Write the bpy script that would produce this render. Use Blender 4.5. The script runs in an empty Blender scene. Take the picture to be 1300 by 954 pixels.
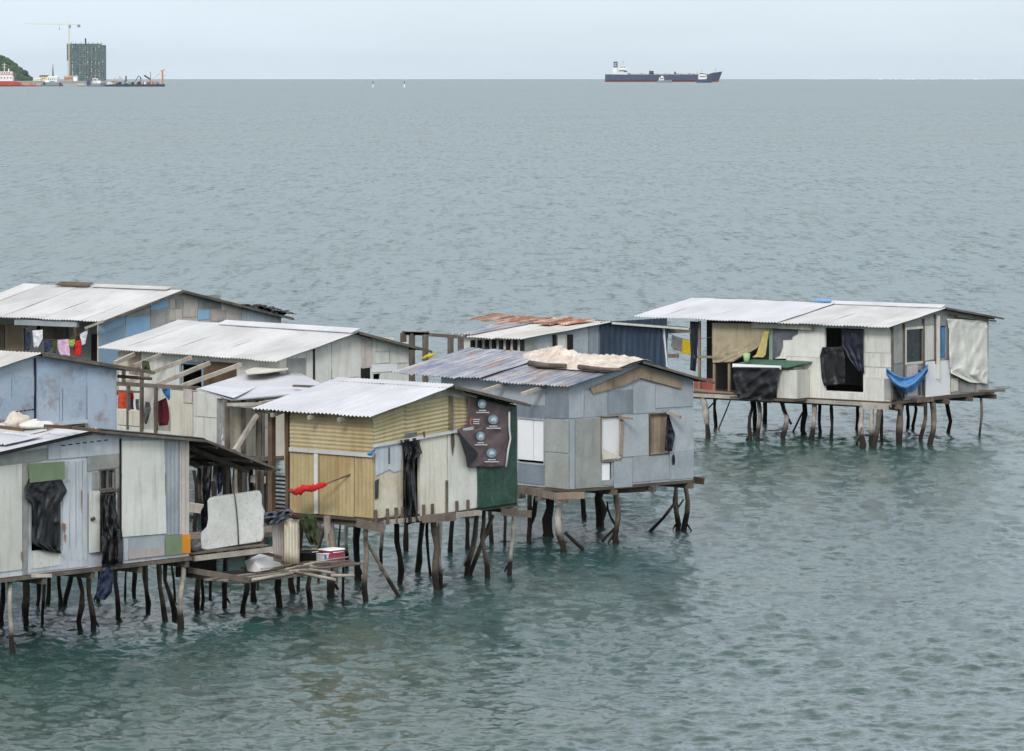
import bpy, math, random
import numpy as np
from mathutils import Vector, noise, Matrix
random.seed(11)
sc = bpy.context.scene
COL = sc.collection
FP, CX, HY, CH, RE = 5800.0, 650.0, 90.0, 11.0, 6.371e6   # focal (photo px), axis, level line, eye height, earth radius

# ------------------------------------------------------------------ materials
def lin(c):
    return tuple((x/255/12.92 if x/255 <= .04045 else ((x/255+.055)/1.055)**2.4) for x in c)
MATS = {}
class NT:
    def __init__(s, name):
        s.m = bpy.data.materials.new(name); s.m.use_nodes = True
        s.n = s.m.node_tree.nodes; s.l = s.m.node_tree.links
        s.b = s.n['Principled BSDF']; s.out = s.n['Material Output']
    def add(s, t, **kw):
        x = s.n.new(t)
        for k, v in kw.items(): setattr(x, k, v)
        return x
    def noise(s, vec, scale, detail=4, rough=.55, dist=0.):
        x = s.add('ShaderNodeTexNoise'); x.inputs['Scale'].default_value = scale
        x.inputs['Detail'].default_value = detail; x.inputs['Roughness'].default_value = rough
        x.inputs['Distortion'].default_value = dist
        if vec is not None: s.l.new(vec, x.inputs['Vector'])
        return x
    def ramp(s, fac, lo, hi, a=0., b=1.):
        x = s.add('ShaderNodeMapRange'); x.inputs['From Min'].default_value = lo; x.inputs['From Max'].default_value = hi
        x.inputs['To Min'].default_value = a; x.inputs['To Max'].default_value = b
        s.l.new(fac, x.inputs['Value']); return x.outputs['Result']
    def mix(s, fac, a, b, mode='MIX'):
        x = s.add('ShaderNodeMix', data_type='RGBA', blend_type=mode)
        for sock, v in ((x.inputs['Factor'], fac), (x.inputs['A'], a), (x.inputs['B'], b)):
            if isinstance(v, (int, float)): sock.default_value = v
            elif isinstance(v, tuple): sock.default_value = (*v[:3], 1)
            else: s.l.new(v, sock)
        return x.outputs['Result']
    def mapping(s, vec, scale):
        x = s.add('ShaderNodeMapping'); x.inputs['Scale'].default_value = scale; s.l.new(vec, x.inputs['Vector'])
        return x.outputs['Vector']
def mat(name, c1, c2=None, ns=1.2, lo=.4, hi=.65, rough=.75, spec=.3, metal=0., streak=None, sdir='wall', samt=.5, slo=.52, shi=.7,
        rust=None, rlo=.55, rhi=None, rs=1.3, grime=.25, bump=.008, var=.28, tide=False, gs=14):
    if name in MATS: return MATS[name]
    rhi = rlo+.08 if rhi is None else rhi
    t = NT(name); tc = t.add('ShaderNodeTexCoord').outputs['Object']
    c1 = lin(c1); c2 = lin(c2) if c2 else c1
    geo = t.add('ShaderNodeObjectInfo').outputs['Random']
    ofs = t.add('ShaderNodeVectorMath', operation='ADD'); t.l.new(tc, ofs.inputs[0])
    sc3 = t.add('ShaderNodeMath', operation='MULTIPLY'); t.l.new(geo, sc3.inputs[0]); sc3.inputs[1].default_value = 37.
    t.l.new(sc3.outputs[0], ofs.inputs[1]); v = ofs.outputs[0]
    n1 = t.noise(v, ns, 5, .6, .3)
    col = t.mix(t.ramp(n1.outputs['Fac'], lo, hi), c1, c2)
    if streak:
        mp = t.mapping(v, {'wall': (7, 7, .55), 'roof': (.5, 9, .5)}[sdir])
        n2 = t.noise(mp, 1., 5, .65, .2)
        fac = t.ramp(n2.outputs['Fac'], slo, shi, 0, samt)
        col = t.mix(fac, col, lin(streak))
    if rust:
        n3 = t.noise(v if sdir == 'wall' else t.mapping(v, (.6, 2.2, .6)), rs, 7, .7, .5)
        col = t.mix(t.ramp(n3.outputs['Fac'], rlo, rhi), col, t.mix(n1.outputs['Fac'], lin(rust), tuple(x*.45 for x in lin(rust))))
    n5 = t.noise(v, .8, 6, .7, .8)
    col = t.mix(t.ramp(n5.outputs['Fac'], .45, .62, 0, min(.5, grime*1.3)), col, tuple(x*.55 for x in c1))
    n4 = t.noise(v, gs, 4, .7)
    col = t.mix(t.ramp(n4.outputs['Fac'], .35, .75, 0, grime), col, tuple(x*.35 for x in c1))
    at = t.add('ShaderNodeAttribute', attribute_name='rnd').outputs['Fac']
    col = t.mix(1., col, t.ramp(at, 0, 1, 1-var/2, 1+var/2), 'MULTIPLY')
    if tide:
        sp = t.add('ShaderNodeSeparateXYZ'); t.l.new(tc, sp.inputs[0])
        ad = t.add('ShaderNodeMath', operation='MULTIPLY_ADD'); t.l.new(n1.outputs['Fac'], ad.inputs[0]); ad.inputs[1].default_value = .5
        t.l.new(sp.outputs['Z'], ad.inputs[2])
        col = t.mix(t.ramp(ad.outputs[0], .55, .75, 0, 1), (.018, .012, .009), col)
    t.l.new(col, t.b.inputs['Base Color'])
    t.b.inputs['Roughness'].default_value = rough; t.b.inputs['Metallic'].default_value = metal
    t.b.inputs['Specular IOR Level'].default_value = spec
    if bump:
        b = t.add('ShaderNodeBump'); b.inputs['Strength'].default_value = .6; b.inputs['Distance'].default_value = bump
        t.l.new(n4.outputs['Fac'], b.inputs['Height']); t.l.new(b.outputs[0], t.b.inputs['Normal'])
    MATS[name] = t.m; return t.m
M = lambda k: MATS[k]
mat('roof_white', (206,205,204), (190,189,187), .8, sdir='roof', streak=(176,176,178), samt=.38, slo=.48, grime=.12, rough=.6, var=.12)
mat('roof_bright', (208,208,211), (194,194,199), .8, sdir='roof', streak=(188,188,198), samt=.6, slo=.46, grime=.08, rough=.55, var=.1)
mat('roof_pale', (212,208,204), (190,186,180), .6, sdir='roof', streak=(172,166,160), samt=.45, slo=.48, rust=(150,98,62), rlo=.69, rhi=.78, grime=.15, rough=.65, var=.14)
mat('roof_blue', (152,158,170), (100,112,138), 1.5, sdir='roof', streak=(196,192,190), samt=.85, slo=.45, shi=.6, rust=(186,128,92), rlo=.53, rhi=.66, rs=1.3, grime=.35, var=.25, rough=.6)
mat('roof_rust', (170,108,78), (126,84,66), 1.8, sdir='roof', streak=(222,206,194), samt=.9, slo=.44, shi=.6, rust=(120,66,48), rlo=.6, grime=.4, var=.4, rough=.85)
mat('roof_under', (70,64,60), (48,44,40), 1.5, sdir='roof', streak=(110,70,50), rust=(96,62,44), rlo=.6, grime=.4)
mat('wood_grey', (122,112,102), (86,77,70), 2., streak=(150,140,130), sdir='wall', samt=.5, grime=.45, bump=.03, rough=.85)
mat('wood_pale', (188,180,168), (156,148,138), 2., streak=(120,108,96), samt=.5, grime=.3, rough=.8)
mat('wood_brown', (112,92,74), (84,66,52), 2., streak=(70,48,36), samt=.6, grime=.4, rough=.8)
mat('wood_warm', (164,146,126), (138,122,106), 1.5, streak=(100,78,62), samt=.6, grime=.25, rough=.75)
mat('stilt_wood', (124,113,101), (78,69,62), 2.2, streak=(140,130,120), samt=.5, grime=.5, bump=.05, rough=.85, tide=True, var=.5, gs=20)
mat('stilt_pale', (186,180,170), (130,122,112), 2.2, streak=(96,86,76), samt=.6, grime=.4, bump=.04, rough=.85, tide=True, gs=20)
mat('stilt_dark', (52,46,42), (34,30,28), 2.2, streak=(80,72,64), samt=.4, grime=.5, bump=.05, rough=.8, tide=True, var=.5, gs=20)
mat('board_white', (224,223,216), (206,206,198), .9, streak=(160,154,142), samt=.5, slo=.5, rust=(170,148,120), rlo=.64, rhi=.76, grime=.12, var=.12)
mat('board_cream', (222,218,204), (204,198,180), .9, streak=(150,140,120), samt=.5, slo=.5, rust=(150,120,80), rlo=.66, rhi=.74, grime=.14, var=.12)
mat('board_stained', (216,208,188), (190,172,136), 1.2, lo=.45, hi=.6, streak=(150,130,100), samt=.5, rust=(132,98,60), rlo=.66, rhi=.72, grime=.25, var=.14)
mat('board_bluegrey', (204,208,213), (186,192,199), .9, streak=(150,156,162), samt=.6, slo=.48, rust=(150,126,104), rlo=.66, rhi=.74, grime=.15, var=.14)
mat('board_grey', (172,172,168), (144,146,144), 1.3, streak=(118,118,116), samt=.5, grime=.35, var=.2)
mat('board_taupe', (204,194,187), (184,174,168), 1.2, streak=(136,126,118), samt=.45, grime=.25, var=.2)
mat('metal_grey', (174,180,185), (150,158,165), 1.1, streak=(190,196,202), samt=.5, rust=(150,140,128), rlo=.68, rhi=.8, grime=.22, var=.22, rough=.5, spec=.5)
mat('metal_dark', (136,145,153), (114,123,133), 1.1, streak=(160,166,176), samt=.4, rust=(150,130,120), rlo=.66, grime=.25, var=.18, rough=.5, spec=.5)
mat('metal_warm', (168,172,168), (150,150,146), 1., streak=(130,128,122), samt=.5, rust=(164,146,118), rlo=.6, rhi=.75, grime=.22, var=.2, rough=.55)
mat('paint_blue', (168,194,216), (184,194,208), .9, lo=.35, hi=.6, streak=(186,190,200), samt=.6, slo=.46, rust=(182,172,178), rlo=.54, rhi=.66, grime=.22, var=.12)
mat('paint_sky', (146,186,218), (138,176,208), 1., streak=(170,196,214), samt=.3, grime=.12)
mat('paint_steel', (142,168,188), (130,156,176), 1., streak=(150,170,184), samt=.4, grime=.2)
mat('paint_navy', (56,70,88), (46,58,74), 1., streak=(84,104,126), samt=.5, grime=.2, var=.2, rough=.5)
mat('paint_green', (138,156,126), (122,142,112), 1.2, streak=(100,116,92), samt=.4, grime=.2)
mat('paint_mint', (150,172,160), (136,158,146), 1.2, grime=.2)
mat('paint_orange', (236,156,52), (226,142,40), 1.2, grime=.15)
mat('sheet_beige', (192,180,144), (174,157,120), .9, streak=(160,132,82), samt=.55, slo=.48, rust=(146,112,66), rlo=.7, rhi=.78, grime=.14, var=.14)
mat('sheet_beige_low', (186,170,130), (166,145,106), 1.1, streak=(150,118,70), samt=.6, slo=.48, rust=(138,102,58), rlo=.66, rhi=.76, grime=.18, var=.14)
mat('tarp_black', (24,24,28), (16,16,20), 2., grime=.3, rough=.38, spec=.5, bump=.03)
mat('tarp_navy', (30,34,52), (22,24,38), 2., grime=.3, rough=.5, spec=.4)
mat('tarp_green', (38,76,60), (28,58,46), 2., streak=(70,110,92), samt=.4, grime=.3, rough=.4, spec=.5, bump=.03)
mat('tarp_grey', (112,114,120), (84,88,98), 3., grime=.3, rough=.6)
mat('tarp_tan', (184,170,144), (166,152,126), 1.2, streak=(118,104,80), samt=.5, grime=.2, rough=.7)
mat('tarp_white', (228,226,218), (210,208,200), 1.5, streak=(184,178,164), samt=.4, grime=.12, rough=.65, bump=.04)
mat('tarp_blue', (96,154,210), (78,136,196), 4., streak=(110,160,208), samt=.6, grime=.2, rough=.4, spec=.5)
mat('tarp_crumple', (236,224,212), (204,186,170), 3., streak=(150,128,108), samt=.6, rust=(120,96,80), rlo=.64, rhi=.7, rs=4, grime=.35, rough=.8, bump=.06)
mat('banner', (104,88,91), (94,79,82), 2., grime=.15, rough=.5, spec=.4)
mat('print_white', (214,212,214), grime=.1); mat('print_blue', (120,150,168), (160,176,184), 9., grime=.2); mat('print_red', (214,112,92), grime=.2)
mat('foam', (242,241,236), (234,232,226), 5., rust=(176,172,158), rlo=.62, rhi=.7, rs=9, grime=.3, gs=18, rough=.9, bump=.02)
mat('plastic_white', (236,236,236), (226,226,228), grime=.06, rough=.4)
mat('plastic_red', (164,70,90), (144,58,78), grime=.15, rough=.45); mat('plastic_black', (26,26,28), grime=.2, rough=.4)
mat('plastic_blue', (72,128,196), grime=.1, rough=.4); mat('plastic_lime', (178,204,150), grime=.1)
mat('cloth_red', (206,44,44), (190,34,36), grime=.2, rough=.9); mat('cloth_orange', (216,86,56), (204,72,46), grime=.15, rough=.9)
mat('cloth_maroon', (96,30,48), (82,24,40), grime=.2, rough=.9); mat('cloth_pink', (206,168,196), (226,196,214), 9., grime=.2, rough=.9)
mat('cloth_white', (222,222,226), (204,204,210), 5, grime=.15, rough=.9); mat('cloth_blue', (58,130,190), grime=.15, rough=.9)
mat('cloth_navy', (40,48,72), (60,70,92), 6, grime=.3, rough=.9); mat('cloth_grey', (130,128,130), (110,108,112), 5, grime=.2, rough=.9)
mat('cloth_yellow', (208,180,40), (192,166,36), grime=.15, rough=.9); mat('cloth_green', (150,176,84), grime=.2, rough=.9)
mat('cloth_olive', (74,84,56), (56,66,44), 4, grime=.3, rough=.95); mat('cloth_straw', (206,190,124), (190,170,104), 3, grime=.2, rough=.9)
mat('cloth_purple', (70,28,62), (50,20,46), grime=.2, rough=.9)
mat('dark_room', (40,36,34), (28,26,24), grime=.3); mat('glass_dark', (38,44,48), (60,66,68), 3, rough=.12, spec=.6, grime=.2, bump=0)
mat('counter_green', (92,128,108), (78,112,94), 2, streak=(60,100,80), samt=.5, grime=.25)
mat('rust_stain', (168,118,84), (150,128,108), 5, grime=.4)
mat('rope', (96,92,84), grime=.3); mat('floor_board', (106,94,82), (82,72,62), 2, grime=.4)
mat('scrap_fluff', (176,160,120), (120,110,84), 6, grime=.5, rough=.95, bump=.08)

# ------------------------------------------------------------------ mesh builder
class MB:
    def __init__(s): s.v = []; s.f = []; s.m = []; s.r = []; s.sm = []
    def face(s, idx, mi=0, r=.5, sm=False): s.f.append(tuple(idx)); s.m.append(mi); s.r.append(r); s.sm.append(sm)
    def pts(s, P):
        a = len(s.v); s.v += [tuple(p) for p in P]; return a
    def hexa(s, b, t, mi=0, r=None):           # two quads, joined
        r = random.random() if r is None else r
        a = s.pts(list(b)+list(t))
        for q in ((3,2,1,0), (4,5,6,7), (0,1,5,4), (1,2,6,5), (2,3,7,6), (3,0,4,7)): s.face([a+i for i in q], mi, r)
    def box(s, c0, c1, mi=0, r=None):
        (x0,y0,z0), (x1,y1,z1) = c0, c1
        s.hexa([(x0,y0,z0),(x1,y0,z0),(x1,y1,z0),(x0,y1,z0)], [(x0,y0,z1),(x1,y0,z1),(x1,y1,z1),(x0,y1,z1)], mi, r)
    def slab(s, poly, off, mi=0, r=None):      # polygon extruded by a vector
        r = random.random() if r is None else r
        n = len(poly); a = s.pts(poly); b = s.pts([tuple(Vector(p)+Vector(off)) for p in poly])
        s.face([a+i for i in range(n)], mi, r); s.face([b+n-1-i for i in range(n)], mi, r)
        for i in range(n):
            j = (i+1) % n; s.face([a+j, a+i, b+i, b+j], mi, r)
    def beam(s, p, q, w, h=None, mi=0, r=None):
        h = h or w; p = Vector(p); q = Vector(q); d = (q-p).normalized()
        up = Vector((0,0,1)) if abs(d.z) < .9 else Vector((1,0,0))
        x = d.cross(up).normalized()*(w/2); y = x.normalized().cross(d)*(h/2)
        s.hexa([p-x-y, p+x-y, p+x+y, p-x+y], [q-x-y, q+x-y, q+x+y, q-x+y], mi, r)
    def tube(s, P, R, n=7, mi=0, r=None, rough=0., cap=True):
        r = random.random() if r is None else r
        P = [Vector(p) for p in P]; rings = []
        for i, p in enumerate(P):
            d = (P[min(i+1, len(P)-1)]-P[max(i-1, 0)]).normalized()
            up = Vector((0,1,0)) if abs(d.y) < .9 else Vector((1,0,0))
            x = d.cross(up).normalized(); y = x.cross(d)
            ring = []
            for k in range(n):
                a = 2*math.pi*k/n; rr = R[i]*(1+rough*(noise.noise((p.x*5+k*1.7, p.y*5, p.z*3))))
                ring.append(p+x*math.cos(a)*rr+y*math.sin(a)*rr)
            rings.append(s.pts(ring))
        for i in range(len(P)-1):
            for k in range(n):
                j = (k+1) % n; s.face([rings[i]+k, rings[i]+j, rings[i+1]+j, rings[i+1]+k], mi, r, True)
        if cap:
            s.face([rings[0]+n-1-k for k in range(n)], mi, r); s.face([rings[-1]+k for k in range(n)], mi, r)
    def grid(s, fn, nu, nv, mi=0, r=.5, sm=True):
        a = s.pts([fn(i/nu, j/nv) for j in range(nv+1) for i in range(nu+1)])
        for j in range(nv):
            for i in range(nu):
                k = a+j*(nu+1)+i; s.face([k, k+1, k+nu+2, k+nu+1], mi, r, sm)
    def corr(s, A, B, C, D, pitch=.085, amp=.011, nal=5, mi=0, r=None, sag=.01, seed=0.):
        # corrugated sheet: A->B across the waves, A->D and B->C along them
        r = random.random() if r is None else r
        A, B, C, D = map(Vector, (A, B, C, D)); L = ((B-A).length+(C-D).length)/2
        nrm = (B-A).cross(D-A).normalized(); nw = max(2, int(L/pitch*4))
        def fn(a, b):
            p = (A.lerp(B, a)).lerp(D.lerp(C, a), b)
            w = math.sin(a*L/pitch*2*math.pi)*amp
            return p+nrm*(w+sag*noise.noise((a*L*.9+seed, b*3+seed, seed)))
        s.grid(fn, nw, nal, mi, r)
    def build(s, name, mats, parent=None, F=None, solid=0., label=None, cat=None, group=None, kind=None, recenter=True):
        mats = [M(k) if isinstance(k, str) else k for k in (mats if isinstance(mats, (list, tuple)) else [mats])]
        v = [Vector(p) for p in s.v]; c = Vector((0,0,0))
        if parent is None and recenter:
            xs = [p.x for p in v]; ys = [p.y for p in v]; zs = [p.z for p in v]
            c = Vector(((min(xs)+max(xs))/2, (min(ys)+max(ys))/2, min(zs)))
        me = bpy.data.meshes.new(name); me.from_pydata([tuple(p-c) for p in v], [], s.f)
        for m_ in mats: me.materials.append(m_)
        me.polygons.foreach_set('material_index', s.m); me.polygons.foreach_set('use_smooth', s.sm)
        at = me.attributes.new('rnd', 'FLOAT', 'FACE'); at.data.foreach_set('value', s.r)
        me.update()
        o = bpy.data.objects.new(name, me); COL.objects.link(o)
        if parent is not None: o.parent = parent
        elif F is not None: o.location = F.W(c); o.rotation_euler = (0, 0, F.th)
        else: o.location = c
        if solid:
            md = o.modifiers.new('thick', 'SOLIDIFY'); md.thickness = solid; md.offset = 0
        if label: o['label'] = label
        if cat: o['category'] = cat
        if group: o['group'] = group
        if kind: o['kind'] = kind
        return o

class Fr:      # a shack's frame: u along the gable wall (right, away), v along the eave wall (left, away), z above the water
    def __init__(s, px, py, zf, vpl):
        t = FP*(CH-zf)/(py-HY); s.O = Vector(((px-CX)/FP*t, t)); s.zf = zf
        a = CX-vpl; n = math.hypot(FP, a); s.dv = Vector((-a/n, FP/n)); s.du = Vector((FP/n, a/n)); s.th = math.atan2(s.du.y, s.du.x)
    def _r(s, px): return Vector(((px-CX)/FP, 1.))
    def G(s, px, py, off=0.):     # point on the gable plane, off metres proud of it
        r = s._r(px); t = (-off+s.O.dot(s.dv))/r.dot(s.dv)
        return Vector(((r*t-s.O).dot(s.du), -off, CH-(py-HY)/FP*t))
    def E(s, px, py, off=0.):     # the same on the eave plane
        r = s._r(px); t = (-off+s.O.dot(s.du))/r.dot(s.du)
        return Vector((-off, (r*t-s.O).dot(s.dv), CH-(py-HY)/FP*t))
    def Hz(s, px, py, z):         # point at a known height
        t = FP*(CH-z)/(py-HY); p = s._r(px)*t-s.O
        return Vector((p.dot(s.du), p.dot(s.dv), z))
    def Dp(s, px, py, t):         # point at a known distance
        p = s._r(px)*t-s.O; return Vector((p.dot(s.du), p.dot(s.dv), CH-(py-HY)/FP*t))
    def W(s, p):
        q = s.O+s.du*p[0]+s.dv*p[1]; return Vector((q.x, q.y, p[2]))
def thing(name, label, cat, F=None, loc=(0,0,0), rz=0., group=None):
    o = bpy.data.objects.new(name, None); COL.objects.link(o); o.empty_display_size = .5
    if F is not None: o.location = (F.O.x, F.O.y, 0); o.rotation_euler = (0,0,F.th)
    else: o.location = loc; o.rotation_euler = (0,0,rz)
    o['label'] = label; o['category'] = cat
    if group: o['group'] = group
    return o

def ptop(prof, u, d=.05):
    if u <= prof[0][0]: a, b = prof[0], prof[1]
    else:
        for a, b in zip(prof, prof[1:]):
            if u <= b[0]: break
    return a[1]+(b[1]-a[1])*(u-a[0])/(b[0]-a[0])-d

def wall(T, prof, axis, c, s0, s1, z0, holes=(), mats='board_white', th=.05, top=None, inward=1, name='wall'):
    # a wall on plane axis=c from s0 to s1 with rectangular openings (sa, sb, za, zb)
    mb = MB(); ks = {s0, s1}
    if top is None and prof:
        top = lambda u: ptop(prof, u)
        ks |= {p[0] for p in prof if s0 < p[0] < s1}
    for h in holes: ks |= {min(max(h[0], s0), s1), min(max(h[1], s0), s1)}
    ks = sorted(ks)
    def P(sv, z, o): return (sv, c+o*inward, z) if axis == 'v' else (c+o*inward, sv, z)
    for a, b in zip(ks, ks[1:]):
        if b-a < 1e-4: continue
        m = (a+b)/2; hs = sorted([h for h in holes if h[0] <= m <= h[1]], key=lambda h: h[2])
        zlo = z0
        segs = []
        for h in hs:
            if h[2] > zlo: segs.append((zlo, zlo, h[2], h[2]))
            zlo = h[3]
        segs.append((zlo, zlo, top(a), top(b)))
        for za, zb, zc, zd in segs:
            if zc-za < .005: continue
            mb.hexa([P(a,za,0),P(b,zb,0),P(b,zb,th),P(a,za,th)], [P(a,zc,0),P(b,zd,0),P(b,zd,th),P(a,zc,th)], 0, .5)
    return mb.build(name, mats, T)

PC = [0]
def panel(T, F, side, x0, x1, yt, yb, m, th=.008, label=None, name='wall_panel', kind='flat', off=None, rag=0.):
    # board nailed on the wall; traced at its left edge, kept level
    PC[0] += 1; o = .006+.0011*(PC[0] % 9) if off is None else off
    fn = F.G if side == 'g' else F.E
    a = fn(x0, yt, o); b = fn(x0, yb, o); c = fn(x1, yt, o)
    e = lambda: random.uniform(-rag, rag)
    j = lambda: random.uniform(-.014, .014) if kind == 'flat' and name == 'wall_panel' else 0.
    if side == 'g': q = [(a.x+j(),-o,b.z+e()+j()), (c.x+j(),-o,b.z+e()+j()), (c.x+j(),-o,a.z+e()+j()), (a.x+j(),-o,a.z+e()+j())]; ov = (0,-th,0)
    else: q = [(-o,a.y+j(),b.z+e()+j()), (-o,c.y+j(),b.z+e()+j()), (-o,c.y+j(),a.z+e()+j()), (-o,a.y+j(),a.z+e()+j())]; ov = (-th,0,0)
    mb = MB()
    if kind == 'flat': mb.slab(q, ov)
    elif kind == 'vribs': mb.corr(q[0], q[1], q[2], q[3], .11, .009, 3, sag=.006, seed=PC[0])
    elif kind == 'wide': mb.corr(q[0], q[1], q[2], q[3], .24, .03, 2, sag=.006, seed=PC[0])
    elif kind == 'hribs': mb.corr(q[0], q[3], q[2], q[1], .085, .013, 10, sag=.006, seed=PC[0])
    o_ = mb.build(name, m, T)
    if label: o_['label'] = label
    return o_
def poly(T, F, side, pts, m, th=.01, name='wall_panel', off=None, label=None):
    PC[0] += 1; o = .006+.0011*(PC[0] % 9) if off is None else off
    fn = F.G if side == 'g' else F.E
    mb = MB(); mb.slab([fn(x, y, o) for x, y in pts], (0,-th,0) if side == 'g' else (-th,0,0))
    o_ = mb.build(name, m, T)
    if label: o_['label'] = label
    return o_
def hole(F, side, x0, x1, yt, yb):
    fn = F.G if side == 'g' else F.E; a = fn(x0, yt); b = fn(x0, yb); c = fn(x1, yt)
    return (a.x, c.x, b.z, a.z) if side == 'g' else (min(a.y,c.y), max(a.y,c.y), b.z, a.z)
def frame(T, F, side, x0, x1, yt, yb, w=.06, m='wood_grey', name='window_frame', bars=0, glass=None, th=.035, proud=.03):
    fn = F.G if side == 'g' else F.E; a = fn(x0, yt); b = fn(x0, yb); c = fn(x1, yt)
    s0, s1 = (a.x, c.x) if side == 'g' else (c.y, a.y); z0, z1 = b.z, a.z; mb = MB()
    def P(s, z, o): return (s, -o, z) if side == 'g' else (-o, s, z)
    def bx(sa, sb, za, zb):
        mb.hexa([P(sa,za,proud),P(sb,za,proud),P(sb,za,proud-th),P(sa,za,proud-th)], [P(sa,zb,proud),P(sb,zb,proud),P(sb,zb,proud-th),P(sa,zb,proud-th)])
    bx(s0-w, s0, z0-w, z1+w); bx(s1, s1+w, z0-w, z1+w); bx(s0, s1, z1, z1+w); bx(s0, s1, z0-w, z0)
    for k in range(bars): c_ = s0+(s1-s0)*(k+1)/(bars+1); bx(c_-.018, c_+.018, z0, z1)
    fo = mb.build(name, m, T)
    if glass:
        g = MB(); g.slab([P(s0,z0,-.02),P(s1,z0,-.02),P(s1,z1,-.02),P(s0,z1,-.02)], (0,.006,0) if side == 'g' else (.006,0,0)); g.build('pane', glass, fo)
    return fo

def roof(T, prof, v0, v1, mats, pick, sheet=.82, name='roof', lap=.003, jag=.05, pitch=.11, amp=.02, tilt=0.):
    # corrugated sheets laid side by side on every slope of the profile; pick(slope, k, n) -> material index
    out = []
    for si, (a, b) in enumerate(zip(prof, prof[1:])):
        mb = MB(); n = max(1, round((v1-v0)/sheet)); w = (v1-v0)/n
        for k in range(n):
            va, vb = v0+k*w, v0+(k+1)*w+.012; j = random.uniform(-jag, jag); dz = lap*(k % 2)
            d = Vector((b[0]-a[0], 0, b[1]-a[1])).normalized()
            A = Vector((a[0], 0, a[1]+dz)); B = Vector((b[0], 0, b[1]+dz))
            if si == 0: A -= d*j
            if si == len(prof)-2: B += d*j
            t = tilt*random.uniform(-1, 1)
            mb.corr((A.x,va,A.z+t), (A.x,vb,A.z), (B.x,vb,B.z), (B.x,va,B.z+t), pitch, amp, 8, pick(si, k, n), None, .018, seed=k*3.1+si*7)
        out.append(mb.build(name, mats, T))
    return out
def fascia(T, prof, v, m='wood_pale', w=.1, th=.03, segs=None, drop=.03):
    for i, (a, b) in enumerate(zip(prof, prof[1:])):
        if segs is not None and i not in segs: continue
        mb = MB(); mb.slab([(a[0],v,a[1]-drop-w),(b[0],v,b[1]-drop-w),(b[0],v,b[1]-drop),(a[0],v,a[1]-drop)], (0,th,0)); mb.build('barge_board', m, T)
def purlins(T, prof, v0, v1, m='wood_grey', w=.06, us=None):
    for u in us: 
        z = ptop(prof, u, .055); mb = MB(); mb.beam((u,v0,z), (u,v1,z), w, w); mb.build('purlin', m, T)
def rafters(T, prof, vs, m='wood_grey', w=.06, seg=0, ext=(0,0)):
    a, b = prof[seg], prof[seg+1]
    for v in vs:
        mb = MB(); d = (b[1]-a[1])/(b[0]-a[0])
        ua, ub = a[0]-ext[0], b[0]+ext[1]
        mb.beam((ua,v,a[1]-.11+(ua-a[0])*d), (ub,v,b[1]-.11+(ub-b[0])*d), w, .08); mb.build('rafter', m, T)

def stilt(T, F, xt, xb, yb, w, m='stilt_wood', mid=None, zt=None, name='stilt', br=None, yt=None, dtop=0.):
    t = FP*CH/(yb-HY); r = w*.5*t/FP; zt = (F.zf-.1) if zt is None else zt
    if yt is not None: zt = CH-(yt-HY)/FP*t
    if dtop == 0. and yt is None:        # lean the head back under the floor where the foot stands outside it
        k = 0.
        while k < 5.:
            q = F.Dp(xt, HY+FP*(CH-zt)/(t+k), t+k)
            if q.x > .04 and q.y > .04: break
            k += .15
        dtop = k if k < 5. else 0.
    mb = MB(); n = 7; P = []; R = []; sd = xb*.37
    for i in range(n+1):
        k = i/n; z = -.7+(zt+.7)*k; kk = max(0, min(1, z/zt))
        x = xb+(xt-xb)*kk
        if mid is not None: x += mid*math.sin(kk*math.pi)
        x += w*.75*noise.noise((sd, k*3.5, 0))*(1 if 0 < i < n else .2)
        tt = t+dtop*kk+.14*noise.noise((sd+9, k*3, 0))
        P.append(F.Dp(x, HY+FP*(CH-z)/tt, tt)); R.append(r*(1.14-.22*k)*(1+.34*noise.noise((sd, k*6, 5))))
    mb.tube(P, R, 8, rough=.4)
    if br is None and w >= 5 and (int(xb*13+yb*7) % 3) == 0:      # a trimmed fork or knot
        br = [(.3+.3*((xb*7) % 1 if (xb*7) % 1 else .5), (1 if int(xb) % 2 else -1)*random.uniform(4, 9), random.uniform(5, 12), random.uniform(.45, .7))]
    for (k, dx, dy, wr) in (br or []):      # broken branch stubs
        i = k*n; i0 = int(i); p = P[i0].lerp(P[min(i0+1, n)], i-i0); sx = dx*t/FP; q = p+Vector((F.du.x*sx, F.dv.x*sx, -dy*t/FP))
        mb.tube([p, p.lerp(q, .55)+Vector((0,0,.02)), q], [r*wr, r*wr*.8, r*wr*.45], 6, rough=.3)
    return mb.build(name, m, T)
def brace(T, F, x0, y0, x1, y1, yb, w, m='stilt_wood', name='brace', dt=0., mid=0.):
    t = FP*CH/(yb-HY); r = w*.5*t/FP; mb = MB(); P = []; R = []
    for i in range(6):
        k = i/5; x = x0+(x1-x0)*k+mid*math.sin(k*math.pi); y = y0+(y1-y0)*k; P.append(F.Dp(x, y, t+dt*k)); R.append(r*(1-.25*k if y1 < y0 else .8+.25*k))
    if y1 > y0: P.append(P[-1]+(P[-1]-P[-2])*.6); R.append(R[-1])
    mb.tube(P, R, 7, rough=.3); return mb.build(name, m, T)
def tbeam(T, F, x0, y0, x1, y1, t, w, h=None, m='wood_grey', name='floor_beam', dt=0.):
    mb = MB(); mb.beam(F.Dp(x0,y0,t), F.Dp(x1,y1,t+dt), w, h); return mb.build(name, m, T)

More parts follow.
